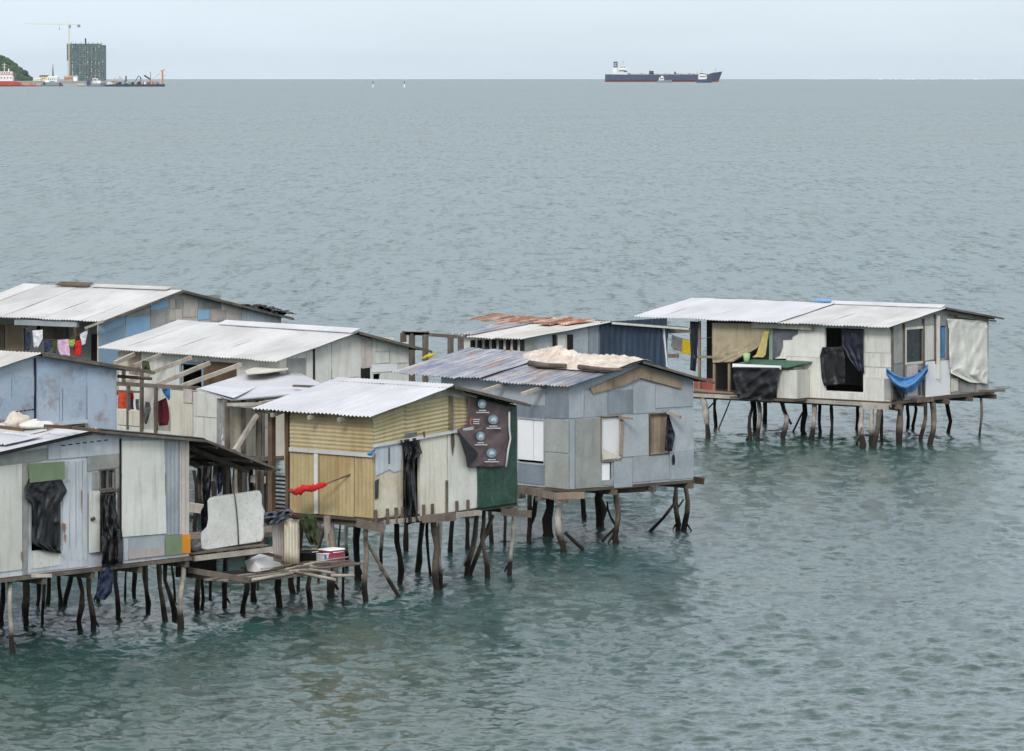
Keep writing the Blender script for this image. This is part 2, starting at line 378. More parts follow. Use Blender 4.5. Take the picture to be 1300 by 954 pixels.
def cloth(F, rows, fn, m, name, label=None, cat=None, parent=None, group=None, nx=24, sub=7, amp=.04, freq=3., seed=0., solid=.008, back=None, flat=0., grow=0.):
    # rows: [(xl, yl, xr, yr), ...] traced top to bottom; fn(px, py, off) puts a point on the hanging plane; folds run downwards
    mb = MB(); n = len(rows)-1; NY = n*sub
    def g(a, b):
        k = min(b*n, n-1e-6); i = int(k); q = k-i; q2 = q
        A, B = rows[i], rows[i+1]
        xl = A[0]+(B[0]-A[0])*q2; yl = A[1]+(B[1]-A[1])*q; xr = A[2]+(B[2]-A[2])*q2; yr = A[3]+(B[3]-A[3])*q
        edge = .25*(noise.noise((b*9+seed, seed, 0)))
        x = xl+(xr-xl)*a+edge*(1 if a in (0, 1) else 0)*3*flat; y = yl+(yr-yl)*a
        wv = .5+.5*math.sin(a*freq*2*math.pi+2.2*noise.noise((a*2+seed, b*2.2, seed))+seed)
        w2 = noise.noise((a*4+seed, b*5+seed, 1))
        return fn(x, y, .03+amp*(wv*(.35+.65*b*(1+grow))+.9*w2*(.4+.6*b)+.35*noise.noise((a*11+seed, b*9+a*6, 4))+.8*(1-abs(noise.noise((a*2.6+seed, b*3.2+a*2.5, 7)))*1.6)**5+.2))
    mb.grid(g, nx, NY)
    return mb.build(name, m, parent, F, solid=solid, label=label, cat=cat, group=group)
# ------------------------------------------------------------------ sea
def build_sea():
    ds = [-60., -20., 10., 35., 55.]; d = 62.
    while d < 21000:
        ds.append(d); d += max(.10, d*d/(4568*11.)*.95) if d < 700 else d*.03
    ds = np.array(ds); NR = len(ds); NC = 1000
    half = np.maximum(.135*np.abs(ds)+9, 18.); half[ds > 700] *= 1.6
    u = np.linspace(-1, 1, NC)
    u = np.concatenate([-np.linspace(4, 1.15, 9), u, np.linspace(1.15, 4, 9)]); NC = len(u)
    X = half[:, None]*u[None, :]; Y = np.repeat(ds[:, None], NC, 1)
    sp = np.gradient(ds)[:, None]; spx = half[:, None]*np.gradient(u)[None, :]; Z = np.zeros_like(X); GX = np.zeros_like(X); GY = np.zeros_like(X); LO = np.zeros_like(X)
    rg = np.random.default_rng(5); n = 110
    lam = np.exp(rg.uniform(np.log(.22), np.log(1.7), n)); ang = rg.normal(0, 1.0, n)+math.radians(-98)
    for i in range(n):
        k = 2*math.pi/lam[i]; kx, ky = k*math.cos(ang[i]), k*math.sin(ang[i]); ph = rg.uniform(0, 6.283)
        slope = .025*(1.25 if lam[i] < 1.1 else .7); a = slope/k
        eff = np.maximum(sp*abs(math.sin(ang[i])), spx*abs(math.cos(ang[i])))
        fade = np.clip((lam[i]/np.maximum(eff, 1e-3)-2.2)/2., 0, 1)
        LO += slope**2*.5*(1-fade**2)
        t = kx*X+ky*Y+ph; c = np.cos(t); s = np.sin(t)
        Z += a*fade*c; GX -= a*fade*s*math.cos(ang[i])*.9; GY -= a*fade*s*math.sin(ang[i])*.9
    # groups of higher and lower wavelets; lee before the shacks is raised to darken the water
    env = 1+.35*np.sin(X*.21+Y*.13+1)*np.sin(Y*.17-X*.05)
    chop = .70+.50*np.exp(-(((X+5)/9.)**2+((Y-80)/13.)**2))
    LO = np.sqrt(LO); Z *= env*chop; GX *= env*chop; GY *= env*chop
    Z -= (X**2+Y**2)/(2*RE)
    X = X+GX; Y = Y+GY
    co = np.stack([X, Y, Z], -1).reshape(-1, 3).astype(np.float32)
    r, c = np.meshgrid(np.arange(NR-1), np.arange(NC-1), indexing='ij'); a = (r*NC+c).ravel()
    q = np.stack([a, a+1, a+NC+1, a+NC], 1).astype(np.int32)
    me = bpy.data.meshes.new('sea'); me.vertices.add(len(co)); me.vertices.foreach_set('co', co.ravel())
    me.loops.add(q.size); me.loops.foreach_set('vertex_index', q.ravel())
    me.polygons.add(len(q)); me.polygons.foreach_set('loop_start', np.arange(0, q.size, 4, dtype=np.int32)); me.polygons.foreach_set('loop_total', np.full(len(q), 4, np.int32))
    me.polygons.foreach_set('use_smooth', np.ones(len(q), bool)); me.update(calc_edges=True); me.validate()
    la = me.attributes.new('ripple', 'FLOAT', 'POINT'); la.data.foreach_set('value', LO.ravel().astype(np.float32))
    t = NT('sea_water'); tc = t.add('ShaderNodeTexCoord').outputs['Object']
    big = t.noise(t.mapping(tc, (.012, .03, 1)), 1., 4, .6, .4)
    mid_ = t.noise(t.mapping(tc, (.07, .16, 1)), 1., 3, .6, .3)
    wide_ = t.noise(t.mapping(tc, (.0016, .007, 1)), 1., 4, .6, .4)
    bm_ = t.add('ShaderNodeMath', operation='ADD'); t.l.new(wide_.outputs['Fac'], bm_.inputs[0]); t.l.new(big.outputs['Fac'], bm_.inputs[1])
    band = t.ramp(bm_.outputs[0], .75, 1.25, .6, 1.4)
    col = t.mix(t.ramp(bm_.outputs[0], .8, 1.2), (.022, .056, .042), (.035, .086, .088))
    col = t.mix(t.ramp(mid_.outputs['Fac'], .4, .7, 0, .6), col, (.028, .062, .044))
    foam = t.noise(t.mapping(tc, (.9, 2.6, 1)), 1.6, 6, .75, .6)
    ff = t.ramp(foam.outputs['Fac'], .735, .78)  # sparse white specks: whitecaps, with tiny glints painted into the colour
    col = t.mix(ff, col, (.62, .66, .66))
    # several ripples too fine for the mesh
    geo = t.add('ShaderNodeNewGeometry').outputs['Normal']; acc = geo
    for sx, sy, k in ((.8, 1.1, .12), (2.8, 3.4, .34), (7., 9., .42)):
        nn = t.noise(t.mapping(tc, (sx, sy, 1)), 1., 3, .6, .25)
        sb = t.add('ShaderNodeVectorMath', operation='SUBTRACT'); t.l.new(nn.outputs['Color'], sb.inputs[0]); sb.inputs[1].default_value = (.5, .5, .5)
        ml = t.add('ShaderNodeVectorMath', operation='MULTIPLY'); t.l.new(sb.outputs[0], ml.inputs[0]); ml.inputs[1].default_value = (k*.8, k*1.25, 0)
        amp = band
        sc_ = t.add('ShaderNodeVectorMath', operation='SCALE'); t.l.new(ml.outputs[0], sc_.inputs[0]); t.l.new(amp, sc_.inputs['Scale'])
        ad = t.add('ShaderNodeVectorMath', operation='ADD'); t.l.new(acc, ad.inputs[0]); t.l.new(sc_.outputs[0], ad.inputs[1]); acc = ad.outputs[0]
    la = t.add('ShaderNodeAttribute', attribute_name='ripple').outputs['Fac']       # waves finer than the far mesh come back here
    for sx, sy, kk in ((2.2, .8, 3.4), (1.6, .12, 2.8), (.5, .15, 1.3), (.03, .05, .6)):
        nn = t.noise(t.mapping(tc, (sx, sy, 1)), 1., 4, .65, .2)
        sb = t.add('ShaderNodeVectorMath', operation='SUBTRACT'); t.l.new(nn.outputs['Color'], sb.inputs[0]); sb.inputs[1].default_value = (.5, .5, .5)
        ml = t.add('ShaderNodeVectorMath', operation='MULTIPLY'); t.l.new(sb.outputs[0], ml.inputs[0]); ml.inputs[1].default_value = (kk*.8, kk*1.2, 0)
        lb = t.add('ShaderNodeMath', operation='MULTIPLY'); t.l.new(la, lb.inputs[0]); t.l.new(band, lb.inputs[1])
        sc_ = t.add('ShaderNodeVectorMath', operation='SCALE'); t.l.new(ml.outputs[0], sc_.inputs[0]); t.l.new(lb.outputs[0], sc_.inputs['Scale'])
        ad = t.add('ShaderNodeVectorMath', operation='ADD'); t.l.new(acc, ad.inputs[0]); t.l.new(sc_.outputs[0], ad.inputs[1]); acc = ad.outputs[0]
    nz = t.add('ShaderNodeVectorMath', operation='NORMALIZE'); t.l.new(acc, nz.inputs[0])
    t.l.new(nz.outputs[0], t.b.inputs['Normal']); t.l.new(col, t.b.inputs['Base Color'])
    t.b.inputs['Roughness'].default_value = .07; t.b.inputs['IOR'].default_value = 1.333
    rr = t.ramp(la, 0, .2, .10, .26); t.l.new(rr, t.b.inputs['Roughness'])
    me.materials.append(t.m)
    o = bpy.data.objects.new('sea', me); COL.objects.link(o); o['kind'] = 'structure'; o['label'] = 'grey green rippled sea reaching to the horizon'
build_sea()

# ------------------------------------------------------------------ far things: local metres, x right, z up, placed at distance D
mat('far_green', (74,98,62), (50,72,48), .12, grime=.5, gs=.8, bump=0)
mat('ship_blue', (84,90,116), (74,82,106), .2, grime=.1, bump=0); mat('ship_red', (150,76,84), grime=.1, bump=0); mat('ship_white', (230,230,228), grime=.1, bump=0)
mat('ship_orange', (216,132,60), grime=.1, bump=0); mat('ship_grey', (150,158,166), grime=.2, bump=0); mat('ship_dark', (58,60,68), grime=.2, bump=0)
mat('hull_red', (200,92,84), (184,84,80), .3, grime=.15, bump=0); mat('ship_tan', (206,180,150), (170,130,104), .3, grime=.3, bump=0)
mat('net_green', (104,130,122), (128,146,142), .25, streak=(120,140,134), samt=.5, grime=.4, gs=.7, bump=0); mat('concrete', (168,166,160), (140,138,134), .5, grime=.3, bump=0)
mat('crane_paint', (226,214,190), grime=.1, bump=0); mat('wall_yellow', (226,208,150), grime=.1, bump=0); mat('roof_red', (160,84,76), grime=.2, bump=0)
mat('rock', (120,116,108), (84,80,74), .3, grime=.5, bump=0); mat('surf_foam', (236,240,242), grime=.05, bump=0)
class Far:
    def __init__(s, D, px, name=None, label=None, cat=None, group=None, yaw=0.):
        s.D = D; s.k = D/FP; s.px = px; s.z0 = -D*D/(2*RE)
        s.T = None
        if name:
            s.T = thing(name, label, cat, None, ((px-CX)*s.k, D, s.z0), yaw, group)
    def x(s, px): return (px-s.px)*s.k
    def z(s, py): return CH-(py-HY)*s.k-s.z0
    def box(s, mb, x0, x1, yt, yb, y0=-3, y1=3, mi=0, r=None):
        mb.box((s.x(x0), y0, s.z(yb)), (s.x(x1), y1, s.z(yt)), mi, r)
    def part(s, name, mats, boxes, parent=None):
        if name in ('window', 'side_net', 'manifold') and len(boxes) > 1:
            return [s.part(name, mats, [b], parent) for b in boxes]
        mb = MB()
        for b in boxes: s.box(mb, *b)
        return mb.build(name, mats, parent or s.T)
    def hull(s, name, mats, pts, halfw, parent=None, rake=0.):
        # pts: (px, deck_py, width factor) stern to bow; lower strake in material 1
        mb = MB(); rows = []
        for px, py, w in pts:
            z = s.z(py); x = s.x(px); r_ = rake*s.k*max(0, 1-w)
            rows.append(mb.pts([(x,-halfw*w,z), (x-r_*.8,-halfw*w*.96,z*.22), (x-r_,-halfw*w*.8,-1.), (x-r_,halfw*w*.8,-1.), (x-r_*.8,halfw*w*.96,z*.22), (x,halfw*w,z)]))
        for a, b in zip(rows, rows[1:]):
            for k in range(5): mb.face([a+k, b+k, b+k+1, a+k+1], 1 if k in (1,2,3) else 0, .5)
            mb.face([a+5, b+5, b, a], 0, .4)
        mb.face([rows[0]+k for k in range(6)], 0, .5); mb.face([rows[-1]+5-k for k in range(6)], 0, .5)
        return mb.build(name, mats, parent or s.T)
    def tubes(s, name, m, lines, parent=None, yy=0.):
        mb = MB()
        for x0, y0, x1, y1, w in lines: mb.beam((s.x(x0), yy, s.z(y0)), (s.x(x1), yy, s.z(y1)), w*s.k)
        return mb.build(name, m, parent or s.T)

f = Far(5500, 842, 'tanker_ship', 'long navy blue tanker with red waterline lying on the horizon', 'ship')
f.hull('hull', ['ship_blue', 'ship_red'], [(768.5,94.5,.9), (772,94.6,.97), (800,95,1), (870,95,1), (899,94.8,.92), (905,92.6,.7), (910,92,.4), (917,91,.03)], 13, rake=5.5)
f.part('deckhouse', 'ship_white', [(777,794,92,95.2,-11,11), (786,793,84,92,-9,9), (785,798,87.6,89,-12,12), (778,782.5,86,92,-5,5)])
f.part('window', 'ship_dark', [(787,793.4,85.2,86,-9.2,-9.0), (792,796,90,91.6,-11.2,-11.0)])
fu = f.part('funnel', 'ship_blue', [(779,784,78.5,86,-4,4)])
f.part('emblem', 'ship_white', [(780.2,780.9,80.6,84,-4.2,-4.05), (780.9,782.8,80.6,81.3,-4.2,-4.05), (780.9,782.8,83.3,84,-4.2,-4.05)], fu)
f.part('deck_pipes', 'ship_tan', [(797+k*5.1, 800.6+k*5.1, 93.3+.5*(k%3), 94.9, -4, 4) for k in range(20)]+[(797,897,94.1,94.5,-1,1)])
f.part('manifold', 'ship_dark', [(824,829.5,90.3,94.6,-6,-2), (856,858,91.5,94.6,-3,0)])
for px, h in ((791,77), (826,88.5), (884.5,90), (908.5,86), (857,90)):
    f.tubes('mast', 'ship_tan', [(px, 94.8, px, h, .5), (px-1.4, h+2.2, px+1.4, h+2.2, .35)])
f = Far(5000, 843, 'service_boat', 'small white boat alongside the middle of the navy tanker', 'boat')
f.hull('hull', ['ship_grey', 'ship_grey'], [(834,103,.7), (838,102.2,1), (848,102.2,1), (853,101.2,.1)], 4)
f.part('cabin', 'ship_white', [(836.5,843,98.6,102.4,-3,3), (839,842,96.6,98.6,-2,2)]); f.part('window', 'ship_dark', [(838,842,99.4,100.2,-3.1,-3.0)])
f = Far(4900, 893, 'tug_boat', 'blue and white tug lying off the bow of the navy tanker', 'boat')
f.hull('hull', ['ship_blue', 'ship_blue'], [(884,101.4,.6), (888,101.2,1), (898,100.4,1), (904,98.8,.1)], 5)
f.part('wheelhouse', 'ship_white', [(886.5,897,95.6,100.9,-4,4), (887.5,895,92,95.6,-3,3)]); f.part('window', 'ship_dark', [(888,894.5,93.3,94.4,-3.1,-3.0), (888,896,97,98,-4.1,-4.0)])
f.tubes('mast', 'ship_tan', [(891,92,891,88.5,.5)])
for i, px in enumerate((473.5, 513.5)):
    f = Far(3050, px, 'channel_marker', ['white channel marker with dark top, the left one of the pair', 'white channel marker with dark top, the right one of the pair'][i], 'marker', 'channel markers far out on the sea')
    mb = MB(); k = f.k
    mb.tube([(0,0,-.6),(0,0,1.2),(0,0,f.z(107.2))], [1.5*k, 1.15*k, .8*k], 8); mb.build('float', 'ship_white', f.T)
    mb = MB()
    for a in range(4):
        c, s_ = math.cos(a*1.57+.4)*.7*k, math.sin(a*1.57+.4)*.7*k; mb.beam((c,s_,f.z(107.3)), (c*.4,s_*.4,f.z(103.6)), .18*k)
    mb.box((-.6*k,-.6*k,f.z(105.4)), (.6*k,.6*k,f.z(104.2))); mb.build('lattice_top', 'far_green', f.T)
mb = MB(); random.seed(4)
for x0, x1 in ((1036,1049), (1108,1122), (1128,1190), (1208,1236), (1242,1259)):
    D = 9300.; k = D/FP; x = x0
    while x < x1:
        w = random.uniform(2, 6); zz = -D*D/2/RE
        mb.box(((x-CX)*k, D-4, zz-.5), ((x+w-CX)*k, D+4, zz+random.uniform(.7, 2.2))); x += w+random.uniform(.5, 5)
mb.build('surf', 'surf_foam', label='thin white line of surf breaking on the far reef', kind='stuff')

# hill with a wood on it
D = 5200.; k = D/FP; mb = MB()
def hz(px):     # skyline in photo rows
    pts = [(-260,52), (-160,38), (-80,50), (-30,60), (0,70), (8,74), (16,80), (24,85), (31,90), (36,95), (44,101.5), (52,104)]
    for a, b in zip(pts, pts[1:]):
        if px <= b[0]: return a[1]+(b[1]-a[1])*(px-a[0])/(b[0]-a[0])
    return 104
def hill(a, b):
    px = -260+a*316; top = CH-(hz(px)-HY)*k+D*D/2/RE-3; y = (b-.5)*2
    z = (top+6)*max(0, 1-y*y)**.6-6; z = min(z, top)
    return ((px-CX)*k, D+y*120, z-D*D/2/RE)
mb.grid(hill, 60, 16, 0, .5); mb.build('hill', 'rock', kind='structure', label='steep headland at the far left shore')
mb = MB(); random.seed(9)
for i in range(900):
    a = random.random()**.8; b = random.uniform(.02, .55)
    p = Vector(hill(a, b)); r = random.uniform(2.2, 5.); q = random.random()
    if p.z < -6: continue
    n0 = len(mb.v)
    fn = lambda u_, v_: (p.x+r*math.cos(u_*6.283)*math.sin(v_*3.14)*(1+.35*noise.noise((u_*4+i, v_*4, i))), p.y+r*math.sin(u_*6.283)*math.sin(v_*3.14), p.z+r*.8*math.cos(v_*3.14)*(1+.4*noise.noise((i, u_*5, v_*5))))
    mb.grid(fn, 7, 4, 0, q, False)
mb.build('hillside_wood', 'far_green', label='dark green wood covering the headland at far left', kind='stuff')
D = 4700.; k = D/FP
mb = MB(); mb.box(((-260-CX)*k, D-20, -8), ((138-CX)*k, D+90, 1.2-D*D/2/RE+.8)); mb.build('quay', 'concrete', kind='structure', label='low concrete quay along the far left shore')

# tower block under construction and its crane
f = Far(5000, 110, 'tower_block', 'unfinished tower block wrapped in green scaffold netting', 'building', yaw=0.)
cols = MB(); 
f.part('floor_slab', 'concrete', [(88,133,y,y+.55,-14,14) for y in np.arange(57.5, 105, 3.3)])
mb = MB()
for px in np.arange(89, 133, 4.8):
    for yy in (-13, 0, 13): mb.box((f.x(px), yy-.5, -2), (f.x(px)+1, yy+.5, f.z(57.5)))
mb.build('column', 'concrete', f.T)
mb = MB(); random.seed(3)
for i, y in enumerate(np.arange(55.8, 104, 2.4)):
    for j, x in enumerate(np.arange(86.4, 133, 2.6)):
        if random.random() < (.10 if y < 75 else .26): continue
        if x < 88 and y > 75: continue
        q = random.uniform(-.6, .6); mb.box((f.x(x), -15.2+q*.3, f.z(y+2.35+random.uniform(-.4,.3))), (f.x(x+2.5), -14.9+q*.3, f.z(y)), 0, random.random())
mb.build('scaffold_net', 'net_green', f.T)
mb = MB()
for y in np.arange(56, 104, 2.4): mb.box((f.x(87), -16, f.z(y+.16)), (f.x(133.4), -15.4, f.z(y)))
for x in np.arange(87, 134, 3.9): mb.box((f.x(x), -16, -1), (f.x(x+.22), -15.6, f.z(54.8)))
mb.build('scaffold_pole', 'ship_grey', f.T)
mb = MB(); mb.box((f.x(93),-12,f.z(57.5)),(f.x(122),12,f.z(56.4))); mb.build('formwork', 'roof_red', f.T)
f.part('side_net', 'net_green', [(133,133.3,58,104,-14,14), (86.6,86.9,56,75,-14,14)])
mb = MB()
for x in (92,97,104,113,119,125,130): mb.box((f.x(x),-13,f.z(56)),(f.x(x+.5),-12.4,f.z(53.8)))
mb.box((f.x(108),-2,f.z(57)),(f.x(109.6),0,f.z(49))); mb.build('starter_bar', 'ship_dark', f.T)
f = Far(4960, 87.5, 'tower_crane', 'pale tower crane with a long jib standing beside the netted tower block', 'crane')
mb = MB(); k = f.k; w = .8*k
for sx in (-w, w):
    for sy in (-w, w): mb.beam((sx,sy,-1),(sx,sy,f.z(31)), .34*k)
z = 0.
while z < f.z(32):
    for s_ in (-1, 1): mb.beam((-w*s_, -w, z), (w*s_, -w, z+2*w), .16*k)
    z += 2*w
mb.build('mast', 'crane_paint', f.T)
mb = MB(); mb.beam((f.x(87.5),0,f.z(31.6)), (f.x(30),0,f.z(30.4)), .42*k); mb.beam((f.x(87.5),0,f.z(30.4)), (f.x(32),0,f.z(29.8)), .2*k)
for x in np.arange(33, 87, 1.8): mb.beam((f.x(x),0,f.z(30.8)), (f.x(x+.9),0,f.z(30.1)), .12*k)
mb.build('jib', 'crane_paint', f.T)
mb = MB(); mb.beam((f.x(87.5),0,f.z(31.6)), (f.x(101.5),0,f.z(32)), .6*k); mb.build('counter_jib', 'crane_paint', f.T)
f.part('counterweight', 'ship_grey', [(98.5,101.8,31.5,35,-2,2)]); f.part('cab', 'ship_grey', [(87.5,90,32,36,-2,0)])
f.tubes('tie_bar', 'crane_paint', [(87.5,28.5,98,31.6,.2),(87.5,28.5,62,30.2,.15),(87.5,31,87.5,28.3,.5)])
f.tubes('hook', 'ship_dark', [(75.5,31,75.5,36.5,.2),(75,36.5,76,37.6,.9)])
# shore buildings and vessels
def block(name, label, cat, x0, x1, yt, wallm, roofm, D=4750., roof_h=1., wins=True, group='harbour buildings on the far left shore'):
    f = Far(D, (x0+x1)/2, name, label, cat, group)
    f.part('wall', wallm, [(x0, x1, yt, 106, -8, 8)])
    mb = MB(); a, b = f.x(x0-.4), f.x(x1+.4); z = f.z(yt); mb.hexa([(a,-8.6,z),(b,-8.6,z),(b,8.6,z),(a,8.6,z)], [(a,0,z+roof_h*f.k*1.6),(b,0,z+roof_h*f.k*1.6),(b,.3,z+roof_h*f.k*1.6),(a,.3,z+roof_h*f.k*1.6)]); mb.build('roof', roofm, f.T)
    if wins:
        for x in np.arange(x0+1, x1-1.2, 2.6): f.part('window', 'ship_dark', [(x, x+1.2, yt+1.6, yt+3., -8.15, -8.0)])
block('harbour_building', 'long white shed at the foot of the green hill', 'building', 43, 52, 101, 'ship_white', 'ship_white')
block('harbour_building', 'cream building behind the grey barge on the far shore', 'building', 51, 61, 97.4, 'wall_yellow', 'ship_dark', 4800)
block('harbour_building', 'white office with pale roof beside the thin dark mast', 'building', 61, 74, 98.6, 'ship_white', 'ship_white', 4780)
block('harbour_building', 'tan open store left of the netted tower block', 'building', 82, 93, 98, 'ship_tan', 'ship_tan', 4760)
block('harbour_silo', 'upright white block at the foot of the netted tower', 'building', 94, 98.4, 97.3, 'ship_white', 'ship_white', 4740, .4, False)
f = Far(4820, 67.2, 'signal_mast', 'thin dark tapering mast above the white office', 'mast'); mb = MB()
mb.tube([(0,0,-1),(0,0,f.z(92)),(0,0,f.z(81.5))], [1.1*f.k,.8*f.k,.25*f.k], 6); mb.build('mast', 'ship_dark', f.T)
f = Far(3500, 25, 'supply_vessel', 'bright red supply vessel with white deckhouse at far left edge', 'ship')
f.hull('hull', ['hull_red', 'hull_red'], [(-30,103,.8), (-5,103.2,1), (17,103.2,1), (27,105,1), (29,108.2,1), (48,108.8,1), (54,108.6,.2)], 8)
f.part('deckhouse', 'ship_white', [(-12,17,97,103.4,-6,6), (-8,16,91,97,-5,5)]); f.part('deck_band', 'hull_red', [(-12,17.2,93.8,94.6,-6.2,-6.02)])
f.part('window', 'ship_dark', [(x, x+1.6, 98.4, 99.8, -6.15, -6.02) for x in range(-10, 16, 4)]+[(x, x+1.4, 91.8, 93, -5.15, -5.02) for x in range(-6, 15, 3)])
f.tubes('mast', 'ship_white', [(5.5,91,5.5,80,.7),(2.5,82.5,8.5,82.5,.4),(3,85.5,8,85.5,.4),(11,91,11,87.5,1.4)]); f.part('bulwark_rail', 'ship_tan', [(28,47,105.4,108.6,-7,-6.6)])
f = Far(3550, 65, 'work_barge', 'grey work barge beside the red supply vessel', 'boat')
f.hull('hull', ['ship_grey', 'ship_grey'], [(53,104.6,.9), (56,104.4,1), (74,104.8,1), (79,107,.8)], 6); f.part('cabin', 'ship_white', [(57,63,102.2,104.6,-3,3), (70,73,100.5,104.6,-2,2)]); f.part('hatch', 'ship_dark', [(56,58.5,104.8,107.6,-6.2,-6.02)])
f = Far(3500, 80, 'landing_craft', 'small dark red boat between the grey barge and the tan boat', 'boat')
f.hull('hull', ['roof_red', 'roof_red'], [(75,107.6,.8), (77,107.2,1), (80,107.8,.3)], 3); f.part('cabin', 'ship_dark', [(75.5,78,105.6,107.6,-1.5,1.5)])
f = Far(3450, 105, 'dredger_boat', 'low tan boat with awning below the netted tower block', 'boat')
f.hull('hull', ['ship_tan', 'ship_tan'], [(96,109.2,.8), (99,108.8,1), (112,108.9,1), (116,108.2,.1)], 4); f.part('awning', 'ship_white', [(98,107,106.6,107.4,-3,3)]); f.tubes('post', 'ship_dark', [(98.4,107,98.4,109,.3),(106.6,107,106.6,109,.3)])
f = Far(3600, 112.5, 'storage_dome', 'round deep blue tank in front of the netted tower block', 'tank'); mb = MB(); k = f.k
mb.grid(lambda a, b: (2.7*k*math.cos(a*6.283)*math.cos(b*1.5), 2.7*k*math.sin(a*6.283)*math.cos(b*1.5), f.z(105)+3.4*k*math.sin(b*1.5)), 16, 6); mb.tube([(0,0,-1),(0,0,f.z(104.9))], [2.7*k,2.7*k], 16); mb.build('tank', 'plastic_blue' if 0 else 'ship_blue', f.T)
f = Far(3450, 122, 'fishing_boat', 'white and tan boat with tall masts left of the crane barge', 'boat')
f.hull('hull', ['ship_grey', 'ship_grey'], [(115,108,.7), (118,106,1), (128,106,1), (134,104,.1)], 5); f.part('wheelhouse', 'ship_white', [(118,124,99.5,106.2,-3,3), (124,128,102.5,106.2,-3,3)]); f.part('window', 'ship_dark', [(119,123,101,102.2,-3.15,-3.02)])
f.tubes('mast', 'ship_tan', [(121,99.6,121,94.5,.5), (126.5,102,126.5,92.5,.5), (115.5,107.5,121,98,.4)])
f = Far(3450, 172, 'crane_barge', 'long navy barge loaded with machinery and an orange crane post', 'barge')
f.hull('hull', ['ship_blue', 'ship_dark'], [(134,107.8,.9), (146,107.2,1), (190,107.2,1), (208.6,107.0,.95)], 9)
random.seed(12)
for i in range(26):
    x = 137+i*2.5+random.uniform(-1, 1); h = random.uniform(1, 4.5); w = random.uniform(1.5, 4)
    f.part('deck_cargo', random.choice(['ship_tan', 'ship_white', 'roof_red', 'ship_dark', 'ship_tan', 'ship_grey']), [(x, x+w, 107.2-h, 107.3, random.uniform(-7,-2), random.uniform(-1,5))])
f.tubes('derrick', 'ship_dark', [(172,103,176,96.5,.9),(176,96.5,180,100,.8),(183,96,191,101,1.8),(191,91.5,191,104,.6),(160,96.5,160,104,1.6),(178,98,179,103,1.)])
f.tubes('boom', 'ship_tan', [(148,106,152,97.5,.8),(152,97.5,157,104,.8),(189,105,203,93,.5),(139,105,147,99,.7)])
f.tubes('crane_post', 'ship_orange', [(206.6,107,206.2,89.5,1.9),(203.5,90.4,209.5,88.6,.8),(206,96.8,211,96.4,.5)])

# ------------------------------------------------------------------ camera, light, air
cam = bpy.data.cameras.new('camera'); co = bpy.data.objects.new('camera', cam); COL.objects.link(co); sc.camera = co
co.location = (0,0,CH); co.rotation_euler = (math.radians(90),0,0); cam.sensor_width = 36; cam.lens = FP/1300*36
cam.shift_y = -(477-HY)/1300; cam.clip_start = 1; cam.clip_end = 60000
SE, SA = math.radians(34), math.radians(192)      # sun elevation; direction it comes from, clockwise from +Y
sd = Vector((math.sin(SA)*math.cos(SE), math.cos(SA)*math.cos(SE), math.sin(SE)))
sl = bpy.data.lights.new('sun', 'SUN'); sl.energy = 1.5; sl.angle = math.radians(14); sl.color = (1, .97, .93)
so = bpy.data.objects.new('sun', sl); COL.objects.link(so); so.rotation_euler = (-sd).to_track_quat('-Z', 'Y').to_euler(); so.location = (0,0,60)
wd = bpy.data.worlds.new('World'); sc.world = wd; wd.use_nodes = True; nt = wd.node_tree; bg = nt.nodes['Background']
sky = nt.nodes.new('ShaderNodeTexSky'); sky.sky_type = 'NISHITA'; sky.sun_disc = False; sky.sun_elevation = SE; sky.sun_rotation = SA
sky.air_density = 1.; sky.dust_density = 1.5; sky.ozone_density = 2.
mx = nt.nodes.new('ShaderNodeMix'); mx.data_type = 'RGBA'; mx.inputs['Factor'].default_value = .62      # thin even cloud over the blue
tcw = nt.nodes.new('ShaderNodeTexCoord'); sx_ = nt.nodes.new('ShaderNodeSeparateXYZ'); nt.links.new(tcw.outputs['Generated'], sx_.inputs[0])
mr = nt.nodes.new('ShaderNodeMapRange'); nt.links.new(sx_.outputs['Z'], mr.inputs['Value']); mr.inputs['From Min'].default_value = .02; mr.inputs['From Max'].default_value = .38
cl = nt.nodes.new('ShaderNodeMix'); cl.data_type = 'RGBA'; nt.links.new(mr.outputs['Result'], cl.inputs['Factor']); cl.inputs['A'].default_value = (9.7, 11.3, 12.8, 1); cl.inputs['B'].default_value = (14.4, 14.8, 15.0, 1)
nt.links.new(cl.outputs['Result'], mx.inputs['B']); nt.links.new(sky.outputs[0], mx.inputs['A'])
cn = nt.nodes.new('ShaderNodeTexNoise'); cm = nt.nodes.new('ShaderNodeMapping'); cm.inputs['Scale'].default_value = (3, 3, 16); nt.links.new(tcw.outputs['Generated'], cm.inputs['Vector']); nt.links.new(cm.outputs['Vector'], cn.inputs['Vector']); cn.inputs['Scale'].default_value = 2.2; cn.inputs['Detail'].default_value = 5
cr = nt.nodes.new('ShaderNodeMapRange'); nt.links.new(cn.outputs['Fac'], cr.inputs['Value']); cr.inputs['From Min'].default_value = .35; cr.inputs['From Max'].default_value = .65; cr.inputs['To Min'].default_value = .58; cr.inputs['To Max'].default_value = .70; nt.links.new(cr.outputs['Result'], mx.inputs['Factor'])
nt.links.new(mx.outputs['Result'], bg.inputs['Color']); bg.inputs['Strength'].default_value = .085
HAZE = 1.5e-5
